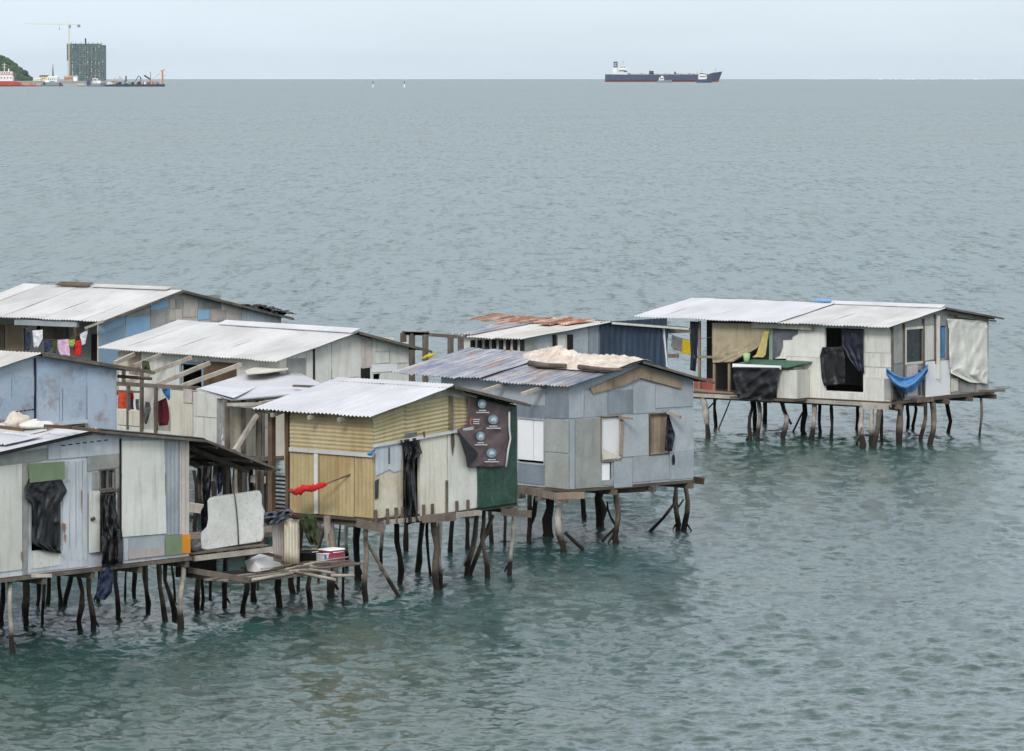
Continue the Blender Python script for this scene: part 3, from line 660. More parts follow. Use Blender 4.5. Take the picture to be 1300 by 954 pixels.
if HAZE:
    mb = MB(); mb.box((-20000,-120,-80),(20000,22500,76)); o = mb.build('haze', 'concrete', kind='stuff', recenter=False)
    hm = bpy.data.materials.new('haze_air'); hm.use_nodes = True; n_ = hm.node_tree.nodes; n_.remove(n_['Principled BSDF'])
    pv = n_.new('ShaderNodeVolumePrincipled'); pv.inputs['Density'].default_value = HAZE; pv.inputs['Color'].default_value = (.86,.92,1,1); pv.inputs['Anisotropy'].default_value = .2
    hm.node_tree.links.new(pv.outputs[0], n_['Material Output'].inputs['Volume']); o.data.materials.clear(); o.data.materials.append(hm); o['label'] = 'thin pale sea haze'
sc.view_settings.view_transform = 'Standard'; sc.view_settings.look = 'None'; sc.view_settings.exposure = .25; sc.view_settings.gamma = 1
sc.cycles.use_denoising = True; sc.cycles.max_bounces = 6; sc.cycles.diffuse_bounces = 3; sc.cycles.glossy_bounces = 3; sc.cycles.transmission_bounces = 2; sc.cycles.volume_bounces = 0
sc.cycles.caustics_reflective = False; sc.cycles.caustics_refractive = False
# ------------------------------------------------------------------ shacks
G_ = 'shacks on stilts over the water'
def prof_of(F, pts, off): return [(p.x, p.z) for p in (F.G(x, y, off) for x, y in pts)]
def shell(T, F, prof, w, L, hg=(), he=(), mg='board_white', me='board_white', back='board_grey', floor=True, u0=0., he_top=None, gable=True, eave=True):
    zf = F.zf
    if gable: wall(T, prof, 'v', 0., u0, w, zf, hg, mg)
    if eave: wall(T, prof, 'u', u0, .05, L, zf, he, me, top=lambda v: ptop(prof, u0))
    wall(T, prof, 'u', w, .05, L, zf, (), back, top=lambda v: ptop(prof, w), inward=-1)
    wall(T, prof, 'v', L, u0+.05, w-.05, zf, (), back)
    if floor:
        mb = MB(); mb.box((u0-.02,-.02,zf-.07), (w+.02,L+.02,zf-.005)); mb.build('floor', 'floor_board', T)
    for u in np.linspace(u0+.15, w-.15, 4):
        mb = MB(); mb.beam((u,-.12,zf-.14), (u,L,zf-.14), .1, .12); mb.build('floor_beam', 'wood_grey', T)

# ---- beige shack in the middle
F = D_ = Fr(474, 659, 1.62, -6000)
T = thing('stilt_shack', 'beige ribbed metal shack with a bright white corrugated roof and dark banner', 'shack', F, group=G_)
pr = prof_of(F, [(470,529.5),(577,490),(673,513.5)], .3)
L = F.E(368, 650).y; vl = F.E(321, 518, -pr[0][0]).y; w = F.G(656, 645).x
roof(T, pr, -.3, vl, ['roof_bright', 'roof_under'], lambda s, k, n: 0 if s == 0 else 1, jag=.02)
mb = MB(); a, b = pr[0], pr[1]; rx, rz = b
for dz, du_ in ((.03, -.22), ):
    mb.corr((rx-.22, -.3, rz-.03), (rx-.22, vl, rz-.03), (rx, vl, rz+.035), (rx, -.3, rz+.035), .085, .012, 2); mb.build('ridge_cap', 'roof_bright', T)
hd = hole(F, 'g', 512, 532, 559, 651)
shell(T, F, pr, w, L, [hd], [], 'board_cream', 'sheet_beige')
panel(T, F, 'e', 368, 474, 526, 568.5, 'sheet_beige', kind='hribs', off=.03)
panel(T, F, 'e', 368, 400, 572, 650.5, 'sheet_beige_low', kind='vribs', off=.03, label='ribbed tan lower sheet at the left')
panel(T, F, 'e', 401, 450, 574, 652.5, 'sheet_beige_low', kind='vribs', off=.033, label='ribbed tan lower sheet in the middle')
panel(T, F, 'e', 450, 474, 578, 656, 'sheet_beige_low', kind='vribs', off=.03)
panel(T, F, 'e', 399, 404, 574, 652, 'board_white', off=.06, name='batten')
panel(T, F, 'e', 368, 474, 568, 573, 'roof_white', off=.055, th=.03, name='batten')
poly(T, F, 'g', [(474,534),(519,514.5),(519,558),(474,568)], 'sheet_beige', off=.002)
def grib(x0, yt0, yb0, x1, yt1, yb1, m='sheet_beige', off=.03):
    a, b, c, d = F.G(x0,yb0,off), F.G(x1,yb1,off), F.G(x1,yt1,off), F.G(x0,yt0,off)
    mb = MB(); mb.corr(a, d, c, b, .085, .013, 10, sag=.006); mb.build('wall_panel', m, T)
grib(474,530,565.5, 517,513.5,557); grib(515,513,557, 569,502.5,546.5, off=.045); grib(567,502.5,547.5, 595,507,541.5)
poly(T, F, 'g', [(474,568.5),(600,545.5),(600,541.5),(474,564.5)], 'roof_white', off=.055, th=.03, name='batten')
poly(T, F, 'g', [(571,502),(574,503),(574,546),(571,547)], 'wood_grey', off=.07, th=.03, name='batten')
poly(T, F, 'g', [(475,569),(511,561),(511,652),(475,659)], 'board_stained', label='stained cream board by the doorway')
poly(T, F, 'g', [(476,569),(511,561.5),(508,597),(500,600),(494,596),(477,604)], 'board_bluegrey', off=.03, label='torn pale blue sheet left of the doorway')
poly(T, F, 'g', [(493,568),(495,567.5),(495,589),(493,589)], 'tarp_grey', off=.045, name='slit', th=.004)
poly(T, F, 'g', [(476,611),(481,608),(480,633),(476,634)], 'glass_dark', off=.04, name='gap', th=.004)
poly(T, F, 'g', [(533,556),(567,550),(567,651),(533,655.5)], 'board_cream'); poly(T, F, 'g', [(568,550),(606,543),(606,644.5),(568,651)], 'board_white')
poly(T, F, 'g', [(565.6,610),(568.6,610),(568.6,650),(565.6,651)], 'wood_grey', off=.035, name='batten')
poly(T, F, 'g', [(573,549),(576,548),(577,562),(574.5,579),(572.5,562)], 'wood_brown', off=.04, name='splinter', th=.006)
poly(T, F, 'g', [(514,551),(529,548.5),(529,553),(514,556)], 'tarp_grey', off=.07, name='patch'); poly(T, F, 'g', [(537,548),(539,547.6),(539,555),(537,555.6)], 'wood_grey', off=.07, name='patch', th=.02)
cloth(F, [(606,503,656,515),(606,540,656.5,545),(606,590,656,590),(606,625,657,622),(606,648,656,640)], lambda x,y,o: F.G(x,y,.012+o*.3), 'tarp_green', 'side_tarp', 'dark green tarp closing the right end', None, parent=T, amp=.045, freq=2., seed=77, nx=40)
poly(T, F, 'g', [(499,517),(577,491.5),(594,500),(594,504),(577,500),(519,514),(499,521)], 'wood_pale', off=.012, name='gable_board')
# recessed porch at the left end: posts and slats
Lp = F.E(345, 648).y
mb = MB(); mb.beam((0,Lp,F.zf-.2),(0,Lp,ptop(pr,0)), .12); mb.build('post', 'wood_brown', T)
mb = MB(); mb.beam((0,L+.06,F.zf-.1),(0,L+.06,ptop(pr,0)), .08); mb.build('post', 'wood_brown', T)
mb = MB(); mb.beam((0.3,(L+Lp)/2,2.35),(0.3,(L+Lp)/2,ptop(pr,0)), .36, .02); mb.build('door_board', 'sheet_beige_low', T)
for k in range(9):
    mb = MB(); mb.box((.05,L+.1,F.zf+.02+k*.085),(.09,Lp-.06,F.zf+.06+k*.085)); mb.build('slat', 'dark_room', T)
mb = MB(); mb.box((0,L,F.zf-.08),(1.5,Lp+.05,F.zf)); mb.build('porch_floor', 'floor_board', T)
rafters(T, pr, [F.E(x, 530).y for x in (362,409,447)], 'wood_pale', .07, 0, (.0,-.2))
mb = MB(); mb.tube([F.E(366,527,.35)+Vector((0,.3,0)), F.E(321,520,.3)], [.03,.03], 6); mb.build('purlin', 'wood_grey', T)
fascia(T, pr, -.33, 'wood_grey', .06, segs=[1], drop=.0)
ST = lambda *a, **k: stilt(T, F, *a, **k)
ST(464,464,763,7); ST(486,484,716,4,'stilt_pale'); ST(501,508,740,7,'stilt_dark',mid=2); ST(538,529,727,7,'stilt_dark'); ST(543,545,730,4,'stilt_dark',mid=-1)
ST(551,553,749,8,br=[(.3,-12,10,.6)]); ST(559,558,746,6,'stilt_pale',br=[(.45,7,-6,.6)]); ST(607,592,731,7,mid=2); ST(613,618,734,6,mid=-2); ST(620,624,690,5,'stilt_dark')
ST(653,648,732,6,'stilt_pale'); ST(420,419,760,9,mid=2); ST(440,440,722,5,'stilt_pale'); ST(455,453,738,9,'stilt_dark'); ST(634,640,692,4,'stilt_dark',mid=4); ST(409,402,712,6)
ST(515,516,700,6,'stilt_dark'); ST(575,574,702,6,'stilt_dark'); ST(593,593,698,6,'stilt_dark'); ST(380,381,722,7,'stilt_dark')
brace(T, F, 463,684, 505,756, 757, 5); brace(T, F, 626,654, 597,727, 730, 6)
tbeam(T, F, 452,664, 489,672, 95, .16, m='wood_grey'); tbeam(T, F, 536,659, 579,656, 96.5, .16); tbeam(T, F, 636,650, 675,653, 98.5, .14); tbeam(T, F, 460,666, 610,651, 95.5, .1, m='wood_pale', dt=2.2)
for x in (477,492,503,511,538,549,580,594): 
    p = F.G(x, 655-(x-475)*.11, .05); mb = MB(); mb.beam(p+Vector((0,0,-.22)), p+Vector((0,0,.12)), .05); mb.build('peg', 'wood_grey', T)
# things on it
cloth(F, [(508,559,530,556),(514,575,536,575),(514,584,527,583),(513,600,527,600),(514,640,529,640),(514,655,531,655),(513,668,535,661)], F.G, 'tarp_black', 'tarpaulin', 'black plastic sheet hanging in the doorway of the beige shack', 'tarpaulin', amp=.09, freq=2.5, seed=2)
bn = cloth(F, [(593.5,503,648,517),(594,523,647,531),(592,541,646,546),(581,545,646,556),(589,565,645,565),(593,580,642,578),(593,593.5,642,593.5)], lambda x,y,o: F.G(x,y,o+.03), 'banner', 'banner', 'crumpled dark plum banner with round blue emblems and rows of white lettering', 'banner', amp=.03, freq=2., seed=6, nx=26)
def on(F, px, py, off): p = F.G(px, py, off); return p
def printed(cx, cy, kind, w_=1.):
    mb = MB(); t_ = FP*(CH-2.5)/(cy-HY)/FP
    off = .15; c = F.G(cx, cy, off)
    def P(x, y): p = F.G(cx+x, cy+y, off); return p
    if kind == 'emblem':
        n = 20; ring = [P(6.3*w_*math.cos(a*6.283/n), 5.8*math.sin(a*6.283/n)) for a in range(n)]; mb.slab(ring, (0,-.004,0), 0, .5)
        mb.slab([p+Vector((0,-.006,0)) for p in [P(x, y) for x, y in ((-3.5*w_,1),(-2*w_,-2),(0,-3),(2.4*w_,-2.2),(3.6*w_,.5),(2*w_,2.4),(.5*w_,1),(-1*w_,2.6))]], (0,-.003,0), 1, .5)
        random.seed(int(cx*7))
        for r_, (yy, ww) in enumerate(((8.4, 4.6), (11., 8.6))):
            x = -ww*w_
            while x < ww*w_:
                l = random.uniform(.9, 2.); mb.slab([P(x,yy-.8), P(x+l,yy-.8), P(x+l,yy+.6), P(x,yy+.6)], (0,-.004,0), 1, .5); x += l+.45
    else:
        pts = [P(x, y) for x, y in ((0,-5.2),(-3,-4),(-4.4,0),(-3,4),(0,5.2),(-1.9,3),(-2.9,0),(-1.9,-3))]
        mb.slab(pts, (0,-.004,0), 2, .5)
        for yy in (-2.6, 0, 2.6):
            x = 0.2
            while x < 7.5: l = random.uniform(.9, 1.8); mb.slab([P(x,yy-.8), P(x+l,yy-.8), P(x+l,yy+.5), P(x,yy+.5)], (0,-.004,0), 1, .5); x += l+.45
    o = mb.build({'emblem': 'emblem', 'crescent': 'crescent_logo'}[kind], ['print_blue', 'print_white', 'print_red'], None, F)
    mw = o.location.copy(); o.parent = bn; o.location = Matrix.Rotation(-F.th, 3, 'Z') @ (mw-bn.location); o.rotation_euler = (0,0,0)
printed(612,513,'emblem',.85); printed(626,533,'emblem'); printed(610,554,'emblem',.85); printed(624,575.5,'emblem'); printed(600.5,535.5,'crescent')
def attach(o, par):     # keep a piece where it is and make it a part of something placed in the same frame
    mw = o.location.copy(); o.parent = par; o.location = Matrix.Rotation(-F.th, 3, 'Z') @ (mw-par.location); o.rotation_euler = (0,0,0)
mb = MB(); mb.tube([F.G(x,y,.14) for x,y in ((646.5,523),(646.6,545),(648,557),(645,572),(642.5,593))], [.022]*5, 6); attach(mb.build('hem', 'print_white', None, F), bn)
mb = MB(); mb.slab([F.G(x,y,.16) for x,y in ((580,546),(592,560),(607,576),(604,583),(593,593),(591,580))], (0,-.01,0)); attach(mb.build('folded_corner', 'tarp_black', None, F), bn)
t = thing('laundry_pole', 'thin wooden pole leaning out from the tan wall with red cloth', 'pole', F); t.location = F.W((0,0,0))
mb = MB(); mb.tube([F.E(446,602,.02), F.E(415,614,.35), F.E(368,625,.8)], [.02,.018,.015], 6); mb.build('pole', 'wood_grey', t)
def blobcloth(F, path, m, name, label, cat, r=.12, seed=0., group=None, fn=None, droop=.0):
    mb = MB(); P = path; n = len(P)*5
    def g(a, b):
        k = min(b*(len(P)-1), len(P)-1-1e-6); i = int(k); p = P[i].lerp(P[i+1], k-i)
        e = (math.sin(min(1, b*1.02)*math.pi)**.4)*(.7+.8*abs(noise.noise((b*7+seed, seed, 0)))); an = a*6.283
        rr = r*e*(1+.5*noise.noise((math.cos(an)*1.5+seed, math.sin(an)*1.5, b*9)))
        return p+Vector((rr*math.cos(an)*.6, rr*math.cos(an)*.5, rr*math.sin(an)-droop*abs(noise.noise((b*11, seed, 3)))))
    mb.grid(g, 12, n, 0, .5); return mb.build(name, m, None, F, label=label, cat=cat, group=group)
blobcloth(F, [F.E(x,y,.7) for x,y in ((366,622),(376,624),(385,620),(396,619),(406,616),(416,614))], 'cloth_red', 'shirt', 'bunched bright red shirt hanging on the thin pole', 'shirt', .1, 3., droop=.05)
blobcloth(F, [F.G(x,y,.12) for x,y in ((466,577),(471,576),(477,570))], 'plastic_blue', 'rag', 'blue rag tied at the corner of the beige shack', 'rag', .05, 5.)

# ---- grey metal shack behind it
F = C_ = Fr(722, 622, 1.35, -4500)
T = thing('stilt_shack', 'grey sheet metal shack with a faded blue and rusty corrugated roof', 'shack', F, group=G_)
pr = prof_of(F, [(720,491.5),(816,459),(906,485)], .25)
w = F.G(880, 608).x; L = F.E(560, 600).y
ku, kz = pr[0]; d0 = (pr[1][1]-kz)/(pr[1][0]-ku)
va = F.E(608, 486, -ku).y; vb = F.E(500, 480, -ku).y
def blue(s, k, n): return 1 if s else random.choice([0,0,0,2,0])
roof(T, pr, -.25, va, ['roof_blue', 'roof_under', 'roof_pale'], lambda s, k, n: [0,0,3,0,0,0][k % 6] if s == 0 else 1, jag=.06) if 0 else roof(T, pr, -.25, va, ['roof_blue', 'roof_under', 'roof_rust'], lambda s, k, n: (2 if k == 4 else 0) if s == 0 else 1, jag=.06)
p2 = [(ku-.12, kz-.12*d0+.05), (pr[1][0], pr[1][1]+.04), (pr[2][0], pr[2][1]+.03)]
roof(T, p2, va-.1, vb, ['roof_blue', 'roof_under', 'roof_rust'], lambda s, k, n: 0 if s == 0 else 1, jag=.1, tilt=.03)
hw1 = hole(F, 'g', 763, 787, 530, 585); hw2 = hole(F, 'g', 824.5, 848, 527, 577); hw3 = hole(F, 'g', 764, 777, 588, 610)
hs = hole(F, 'e', 657.5, 691, 531.5, 586)
shell(T, F, pr, w, L, [hw1, hw2, hw3], [hs], 'metal_grey', 'metal_grey', 'metal_grey')
P_ = lambda *a, **k: panel(T, F, *a, **k)
for (x0,x1,yt,yb,m) in ((656,692,512,530,'metal_dark'),(656,691,587,612,'metal_dark'),(692,722,498,530,'metal_dark'),(692,722,532,573,'metal_warm'),(692,722,575,618,'metal_warm')): P_('e', x0,x1,yt,yb,m)
for (x0,x1,yt,yb,m) in ((722,741,496,531,'metal_grey'),(742,771,497,530,'metal_grey'),(772,803,496,527,'metal_dark'),(804,831,490,525,'metal_grey'),(832,880,489,519,'metal_grey'),
    (723,729,532,621,'metal_grey'),(730,763,533,621,'metal_warm'),(787.5,823,528,581,'metal_grey'),(849,880,520,575,'metal_grey'),(779,803,583,620,'metal_grey'),(803.5,849,578,613,'metal_grey'),(849.5,880,574,609,'metal_grey')): P_('g', x0,x1,yt,yb,m)
P_('g', 739,747,584,608,'metal_warm', name='patch'); P_('g', 764,778,610,617,'metal_warm')
sh = MB(); a = F.E(657.5,531.5,-.02); b = F.E(691,586,-.02)
for s0, s1 in ((0,.61),(.64,1)):
    mb = MB(); y0 = a.y+(b.y-a.y)*s0; y1 = a.y+(b.y-a.y)*s1; mb.box((-.0,min(y0,y1),b.z),(.03,max(y0,y1),a.z)); mb.build('shutter', 'plastic_white', T)
frame(T, F, 'e', 657.5, 691, 531.5, 586, .04, 'metal_grey')
mb = MB(); mb.slab([F.G(x,y,-.04) for x,y in ((763,531),(786,530),(786,584),(763,586))], (0,.02,0)); mb.build('shutter', 'plastic_white', T)
frame(T, F, 'g', 763, 787, 530, 585, .035, 'wood_warm'); 
mb = MB(); mb.beam(F.G(786,530,.05), F.G(803,532,.35), .05); mb.build('prop', 'wood_warm', T); mb = MB(); mb.beam(F.G(788,578,.04), F.G(790,533,.04), .07, .04); mb.build('prop', 'wood_warm', T)
poly(T, F, 'g', [(764,569),(789,581),(765,584)], 'board_cream', off=.05, name='flap')
mb = MB(); mb.slab([F.G(x,y,-.03) for x,y in ((764,588),(774,588),(774,610),(764,610))], (0,.02,0)); mb.build('shutter', 'plastic_white', T)
mb = MB(); a = F.G(824.5,527,-.06); b = F.G(848,577,-.06)
for k in range(5): x0 = a.x+(b.x-a.x)*k/5; mb.box((x0,.04,b.z),(x0+(b.x-a.x)/5-.008,.06,a.z), 0, random.random())
mb.build('window_board', 'wood_warm', T); frame(T, F, 'g', 824.5, 848, 527, 577, .03, 'wood_brown')
mb = MB(); mb.beam(F.G(847,523.5,.05), F.G(864,530,.4), .07); mb.build('prop', 'wood_pale', T)
cloth(F, [(847,527,849,527),(846,540,853,540),(845,555,857,552),(844,572,853,573)], F.G, 'tarp_navy', 'curtain', 'dark navy cloth bulging out of the boarded window on the grey shack', 'curtain', amp=.08, freq=1., seed=1, nx=8)
mb = MB(); mb.slab([F.G(855+2*math.cos(a*.52), 584+7*math.sin(a*.52), .03) for a in range(12)], (0,-.003,0)); mb.build('hole', 'dark_room', T)
poly(T, F, 'g', [(748.5,493),(812,466),(866,482),(864,494),(812,480),(790,490),(752,500)], 'wood_warm', off=.035, th=.03, name='barge_board')
fascia(T, pr, -.28, 'wood_grey', .05, segs=[1], drop=0.)
rafters(T, pr, [F.E(x, 500).y for x in (643,692)], 'wood_pale', .08, 0, (.45,-1.3))
ST(696,698,682,11,'stilt_dark'); ST(710,715,702,9,'stilt_pale',mid=-2); ST(766,762,669,11,'stilt_dark',br=[(.25,-10,12,.4)]); ST(782,784,689,7); ST(857,860,673,6); ST(867,869,673,6,mid=2.5)
ST(740,741,660,6,'stilt_dark'); ST(810,811,650,6,'stilt_dark') if 0 else None; ST(686,672,676,5,'stilt_dark'); ST(672,673,690,6,'stilt_dark')
brace(T, F, 771,637, 782,668, 672, 3, 'stilt_dark', mid=-3); brace(T, F, 781,670, 766,686, 688, 4, 'stilt_dark'); brace(T, F, 859,635, 826,674, 675, 4, mid=2); brace(T, F, 717,676, 738,696, 699, 5, 'stilt_dark'); brace(T, F, 856,652, 868,634, 673, 3)
tbeam(T, F, 780,622, 820,620, 107, .16, m='wood_grey'); tbeam(T, F, 868,608, 894,611, 110, .16, m='wood_brown'); tbeam(T, F, 706,630, 742,629, 104.5, .14, m='wood_warm'); tbeam(T, F, 655,620, 722,634, 105, .16, m='wood_grey')
tbeam(T, F, 660,617, 662,633, 105.5, .16); tbeam(T, F, 684,620, 686,636, 105, .16)
# crumpled cover on the ridge
mb = MB(); R_ = pr[1]; y0_, y1_ = -.3, va+.9
def g(a, b):
    v = y0_+(y1_-y0_)*a; u = R_[0]-(1.2 if a < .62 else 1.2-.9*(a-.62)/.38)+(1.45)*b*(1-.3*a); base = ptop(pr, u, -.05)
    h = .02+.05*abs(noise.noise((v*1.1, u*1.6, 2)))+.08*abs(noise.noise((v*3.3, u*3.5, 5)))+.07*abs(noise.noise((v*8, u*8, 9)))+.16*math.exp(-((v-(y1_-y0_)*.62)/.5)**2-((u-R_[0]+.2)/.4)**2)
    e = min(1, min(a, 1-a, b, 1-b)*7); return Vector((u+.1*noise.noise((v*2, u*2, 8)), v+.08*noise.noise((v*3, u*2, 4)), base+h*e))
mb.grid(g, 150, 44, 0, .5, True); mb.build('roof_cover', 'tarp_crumple', None, F, label='crumpled pale cover sheet piled along the ridge of the rusty blue roof', cat='tarpaulin')
for i, (xa, ya, xb, yb, wd_) in enumerate(((672,462,718,468,.12), (735,466,790,470,.1))):
    mb = MB(); u = R_[0]-1.22; p = F.E(xa,ya,-u); q = F.E(xb,yb,-u); p.z = q.z = ptop(pr, u, -.13); mb.tube([p, p.lerp(q,.5)+Vector((0,0,-.02)), q], [wd_*.6,wd_*.5,wd_*.45], 8)
    mb.build('log', 'wood_grey', None, F, label=['long dark log holding down the left half of the roof cover', 'shorter dark log holding down the right half of the roof cover'][i], cat='log', group='logs weighing down the roof cover')

# ---- far right shack
F = A_ = Fr(1131, 510, 1.22, -7000)
T = thing('stilt_shack', 'white boarded shack standing farthest right with a wide white corrugated roof', 'shack', F, group=G_)
pr = prof_of(F, [(1128,416),(1202,391),(1274,404)], .2)
w = F.G(1255, 499).x; vs_ = F.E(985, 412, -pr[0][0]).y; ve = F.E(806, 406, -pr[0][0]).y; Lw = F.E(998, 504).y; L = F.E(882, 500).y
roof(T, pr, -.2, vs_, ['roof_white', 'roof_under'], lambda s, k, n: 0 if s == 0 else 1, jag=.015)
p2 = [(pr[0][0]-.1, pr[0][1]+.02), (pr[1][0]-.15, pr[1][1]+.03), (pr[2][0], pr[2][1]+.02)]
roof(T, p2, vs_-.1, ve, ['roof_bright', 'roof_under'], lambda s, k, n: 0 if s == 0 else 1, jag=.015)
mb = MB(); rx, rz = pr[1]; mb.slab([(rx-.2,-.15,rz+.0),(rx-.2,vs_+.2,rz+.0),(rx+.02,vs_+.2,rz+.075),(rx+.02,-.15,rz+.075)], (0,0,.02)); mb.build('ridge_cap', 'roof_bright', T)
hb = hole(F, 'e', 1048, 1096, 416, 496); hwn = hole(F, 'g', 1150, 1171, 419, 460.5); hs2 = hole(F, 'g', 1194, 1201, 414, 455)
wall(T, pr, 'v', 0., 0., w, F.zf, [hwn, hs2], 'board_grey'); wall(T, pr, 'u', 0., .05, Lw, F.zf, [hb], 'board_white', top=lambda v: ptop(pr, 0))
wall(T, pr, 'u', w, .05, L, F.zf, (), 'board_grey', top=lambda v: ptop(pr, w), inward=-1); wall(T, pr, 'v', L+.6, 1.6, w-.05, F.zf, (), 'board_grey')
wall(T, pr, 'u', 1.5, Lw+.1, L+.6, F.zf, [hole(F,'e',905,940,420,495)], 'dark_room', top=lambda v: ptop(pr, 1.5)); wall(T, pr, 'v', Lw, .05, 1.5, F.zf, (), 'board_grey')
mb = MB(); mb.box((-.15,-.15,F.zf-.08),(w+.1,L+.3,F.zf-.005)); mb.build('floor', 'floor_board', T)
for u in np.linspace(.1, w-.1, 5):
    mb = MB(); mb.beam((u,-.3,F.zf-.15),(u,L+.2,F.zf-.15), .1, .14); mb.build('floor_beam', 'wood_grey', T)
mb = MB(); mb.beam((-.15,-.1,F.zf-.1),(-.15,L+.3,F.zf-.1), .07, .11); mb.build('floor_beam', 'wood_pale', T)
P_('e', 1098,1131,419,447,'board_white'); P_('e', 1098,1131,448,465,'board_white'); P_('e', 1098,1131,467,480,'board_white'); P_('e', 1098,1122,474,509,'board_white'); P_('e',1123,1131,474,508,'board_grey')
P_('e', 1048,1097,497.5,509.5,'board_white'); P_('e', 998,1047,414,452,'board_white'); P_('e', 1008,1047,453,507,'board_white', label='large cream board left of the black doorway')
poly(T, F, 'e', [(981,417),(1013,417),(1013,424),(1006,428),(1006,431),(994,432),(994,440),(990,452),(981,456)], 'tarp_grey', off=.03, name='paint_patch')
P_('e', 984,998,431,455,'board_white'); P_('e', 985,1008,466,504,'board_grey')
mb = MB(); mb.beam(F.E(979,417,.03), F.E(979,458,.03), .12, .05); mb.build('door_post', 'paint_mint', T)
mb = MB(); mb.beam(F.E(955,413,.15), F.E(1032,416,.15), .09, .14); mb.build('gutter_beam', 'wood_pale', T)
for x, y0, y1 in ((888,408,496),(907,461,497),(926,461,497)):
    mb = MB(); mb.beam(F.E(x,y0,.02), F.E(x,y1,.02), .07); mb.build('post', 'wood_warm', T)
for y0, y1 in ((453,454),(495,500),(500,506)):
    mb = MB(); mb.beam(F.E(882,y0,.04), F.E(932,y1,.04), .05, .07); mb.build('rail', 'wood_warm', T)
mb = MB(); mb.slab([F.E(x,y,-.05) for x,y in ((881,480),(905,481),(905,496),(881,495))], (.03,0,0)); mb.build('low_panel', 'roof_red', T)
# gable side fittings
P_('g', 1132,1146,420,462,'board_grey'); P_('g', 1133,1146,463,506,'board_grey'); P_('g', 1174,1186,414,458,'board_white'); P_('g', 1174,1186,404,413,'board_grey')
for x, a_, b_ in ((1133,414,508),(1147.5,411,507),(1172.5,405,502),(1187,399,462)):
    mb = MB(); mb.beam(F.G(x,a_,.03), F.G(x,b_,.03), .055, .05); mb.build('batten', 'wood_grey', T)
P_('g', 1175,1206,460,505,'plastic_white', off=.04, label='clean white board below the window'); P_('g', 1207,1216,481,498,'board_cream'); P_('g', 1218,1237,483,499,'board_grey'); P_('g', 1238,1255,486,498,'board_grey')
P_('g', 1151,1165,464,504,'board_taupe'); P_('g', 1165,1169,470,501,'glass_dark', th=.004)
frame(T, F, 'g', 1150, 1171, 419, 460.5, .07, 'board_cream', glass='glass_dark')
mb = MB(); mb.beam(F.G(1190.5,401,.08), F.G(1190.5,481,.08), .13, .06); mb.build('corner_post', 'board_white', T)
mb = MB(); mb.slab([F.G(x,y,-.03) for x,y in ((1195,415),(1200,415),(1200,453),(1195,455))], (0,.01,0)); mb.build('blue_strip', 'tarp_blue', T)
fascia(T, pr, -.22, 'wood_grey', .05, segs=[1], drop=0.)
for (a_, b_, h_) in ((1206,1262,400),(1215,1264,403)):
    mb = MB(); mb.beam(F.G(a_,h_-1,.1), F.G(b_,h_+5,.1), .05, .05); mb.build('purlin', 'wood_grey', T)
tbeam(T, F, 1225,502, 1265,504, 140, .12); tbeam(T, F, 1235,497, 1276,496, 139, .07); tbeam(T, F, 1095,516, 1128,517, 133, .14, m='wood_pale'); tbeam(T, F, 1150,509, 1185,507, 136, .14)
for i, a in enumerate([(891,899,557,7,'stilt_pale',3),(908,910,543,5,'stilt_dark',0),(954,950,559,5,'stilt_dark',0),(957,959,546,5,'stilt_dark',0),(962,964,559,6,'stilt_pale',2),(971,971,537,5,'stilt_dark',0),
    (992,997,559,6,'stilt_pale',2),(1020,1021,551,6,'stilt_dark',0),(1034,1026,559,6,'stilt_pale',3),(1040,1040,552,4,'stilt_dark',0),(1055,1055,556,4,'stilt_dark',1),(1088,1088,545,5,'stilt_dark',0),
    (1095,1094,570,7,'stilt_pale',0),(1108,1107,566,6,'stilt_pale',0),(1118,1109,570,7,'stilt_wood',1),(1119,1119,559,4,'stilt_dark',0),(1144,1142,563,8,'stilt_wood',0),(1152,1152,544,4,'stilt_dark',0),
    (1161,1160,545,4,'stilt_dark',1),(1175,1168,559,5,'stilt_wood',2),(1183,1182,565,8,'stilt_wood',0),(1205,1204,549,5,'stilt_dark',0),(1245,1243,554,3.4,'stilt_wood',2)]):
    ST(a[0],a[1],a[2],a[3],a[4],mid=a[5])
brace(T, F, 929,504, 913,543, 545, 2, 'wood_grey'); brace(T, F, 911,506, 899,519, 545, 2, 'wood_grey'); brace(T, F, 1019,523, 1007,548, 549, 2.5, 'stilt_dark'); brace(T, F, 990,510, 1003,536, 556, 3, 'stilt_dark'); brace(T, F, 1094,543, 1088,563, 569, 3)
cloth(F, [(1044,441,1068,440),(1041,452,1072,450),(1043,480,1073,478),(1046,490,1072,488)], F.E, 'tarp_black', 'tarpaulin', 'black plastic sheet hung over the lower left of the doorway on the farthest right shack', 'tarpaulin', amp=.05, freq=2, seed=8)
cloth(F, [(1068,417,1096,418),(1069,440,1096,438),(1078,456,1096,455),(1090,472,1097,474)], F.E, 'tarp_navy', 'curtain', 'dark creased curtain at the upper right of the doorway on the farthest right shack', 'curtain', amp=.05, freq=3, seed=9)
cloth(F, [(904,410,978,411),(904,430,976,430),(904,445,960,443),(904,455,946,451),(905,461,930,460)], lambda x,y,o: F.E(x,y,o+.05), 'tarp_tan', 'tarpaulin', 'tan canvas sheet screening the open balcony of the farthest right shack', 'tarpaulin', amp=.03, freq=2., seed=10, nx=30)
cloth(F, [(970,421,976,421),(965,436,974,436),(960,450,972,451),(955,454,969,454)], lambda x,y,o: F.E(x,y,o+.13), 'cloth_straw', 'towel', 'straw yellow cloth hanging at the right edge of the tan canvas', 'towel', amp=.03, freq=1.5, seed=12, nx=8)
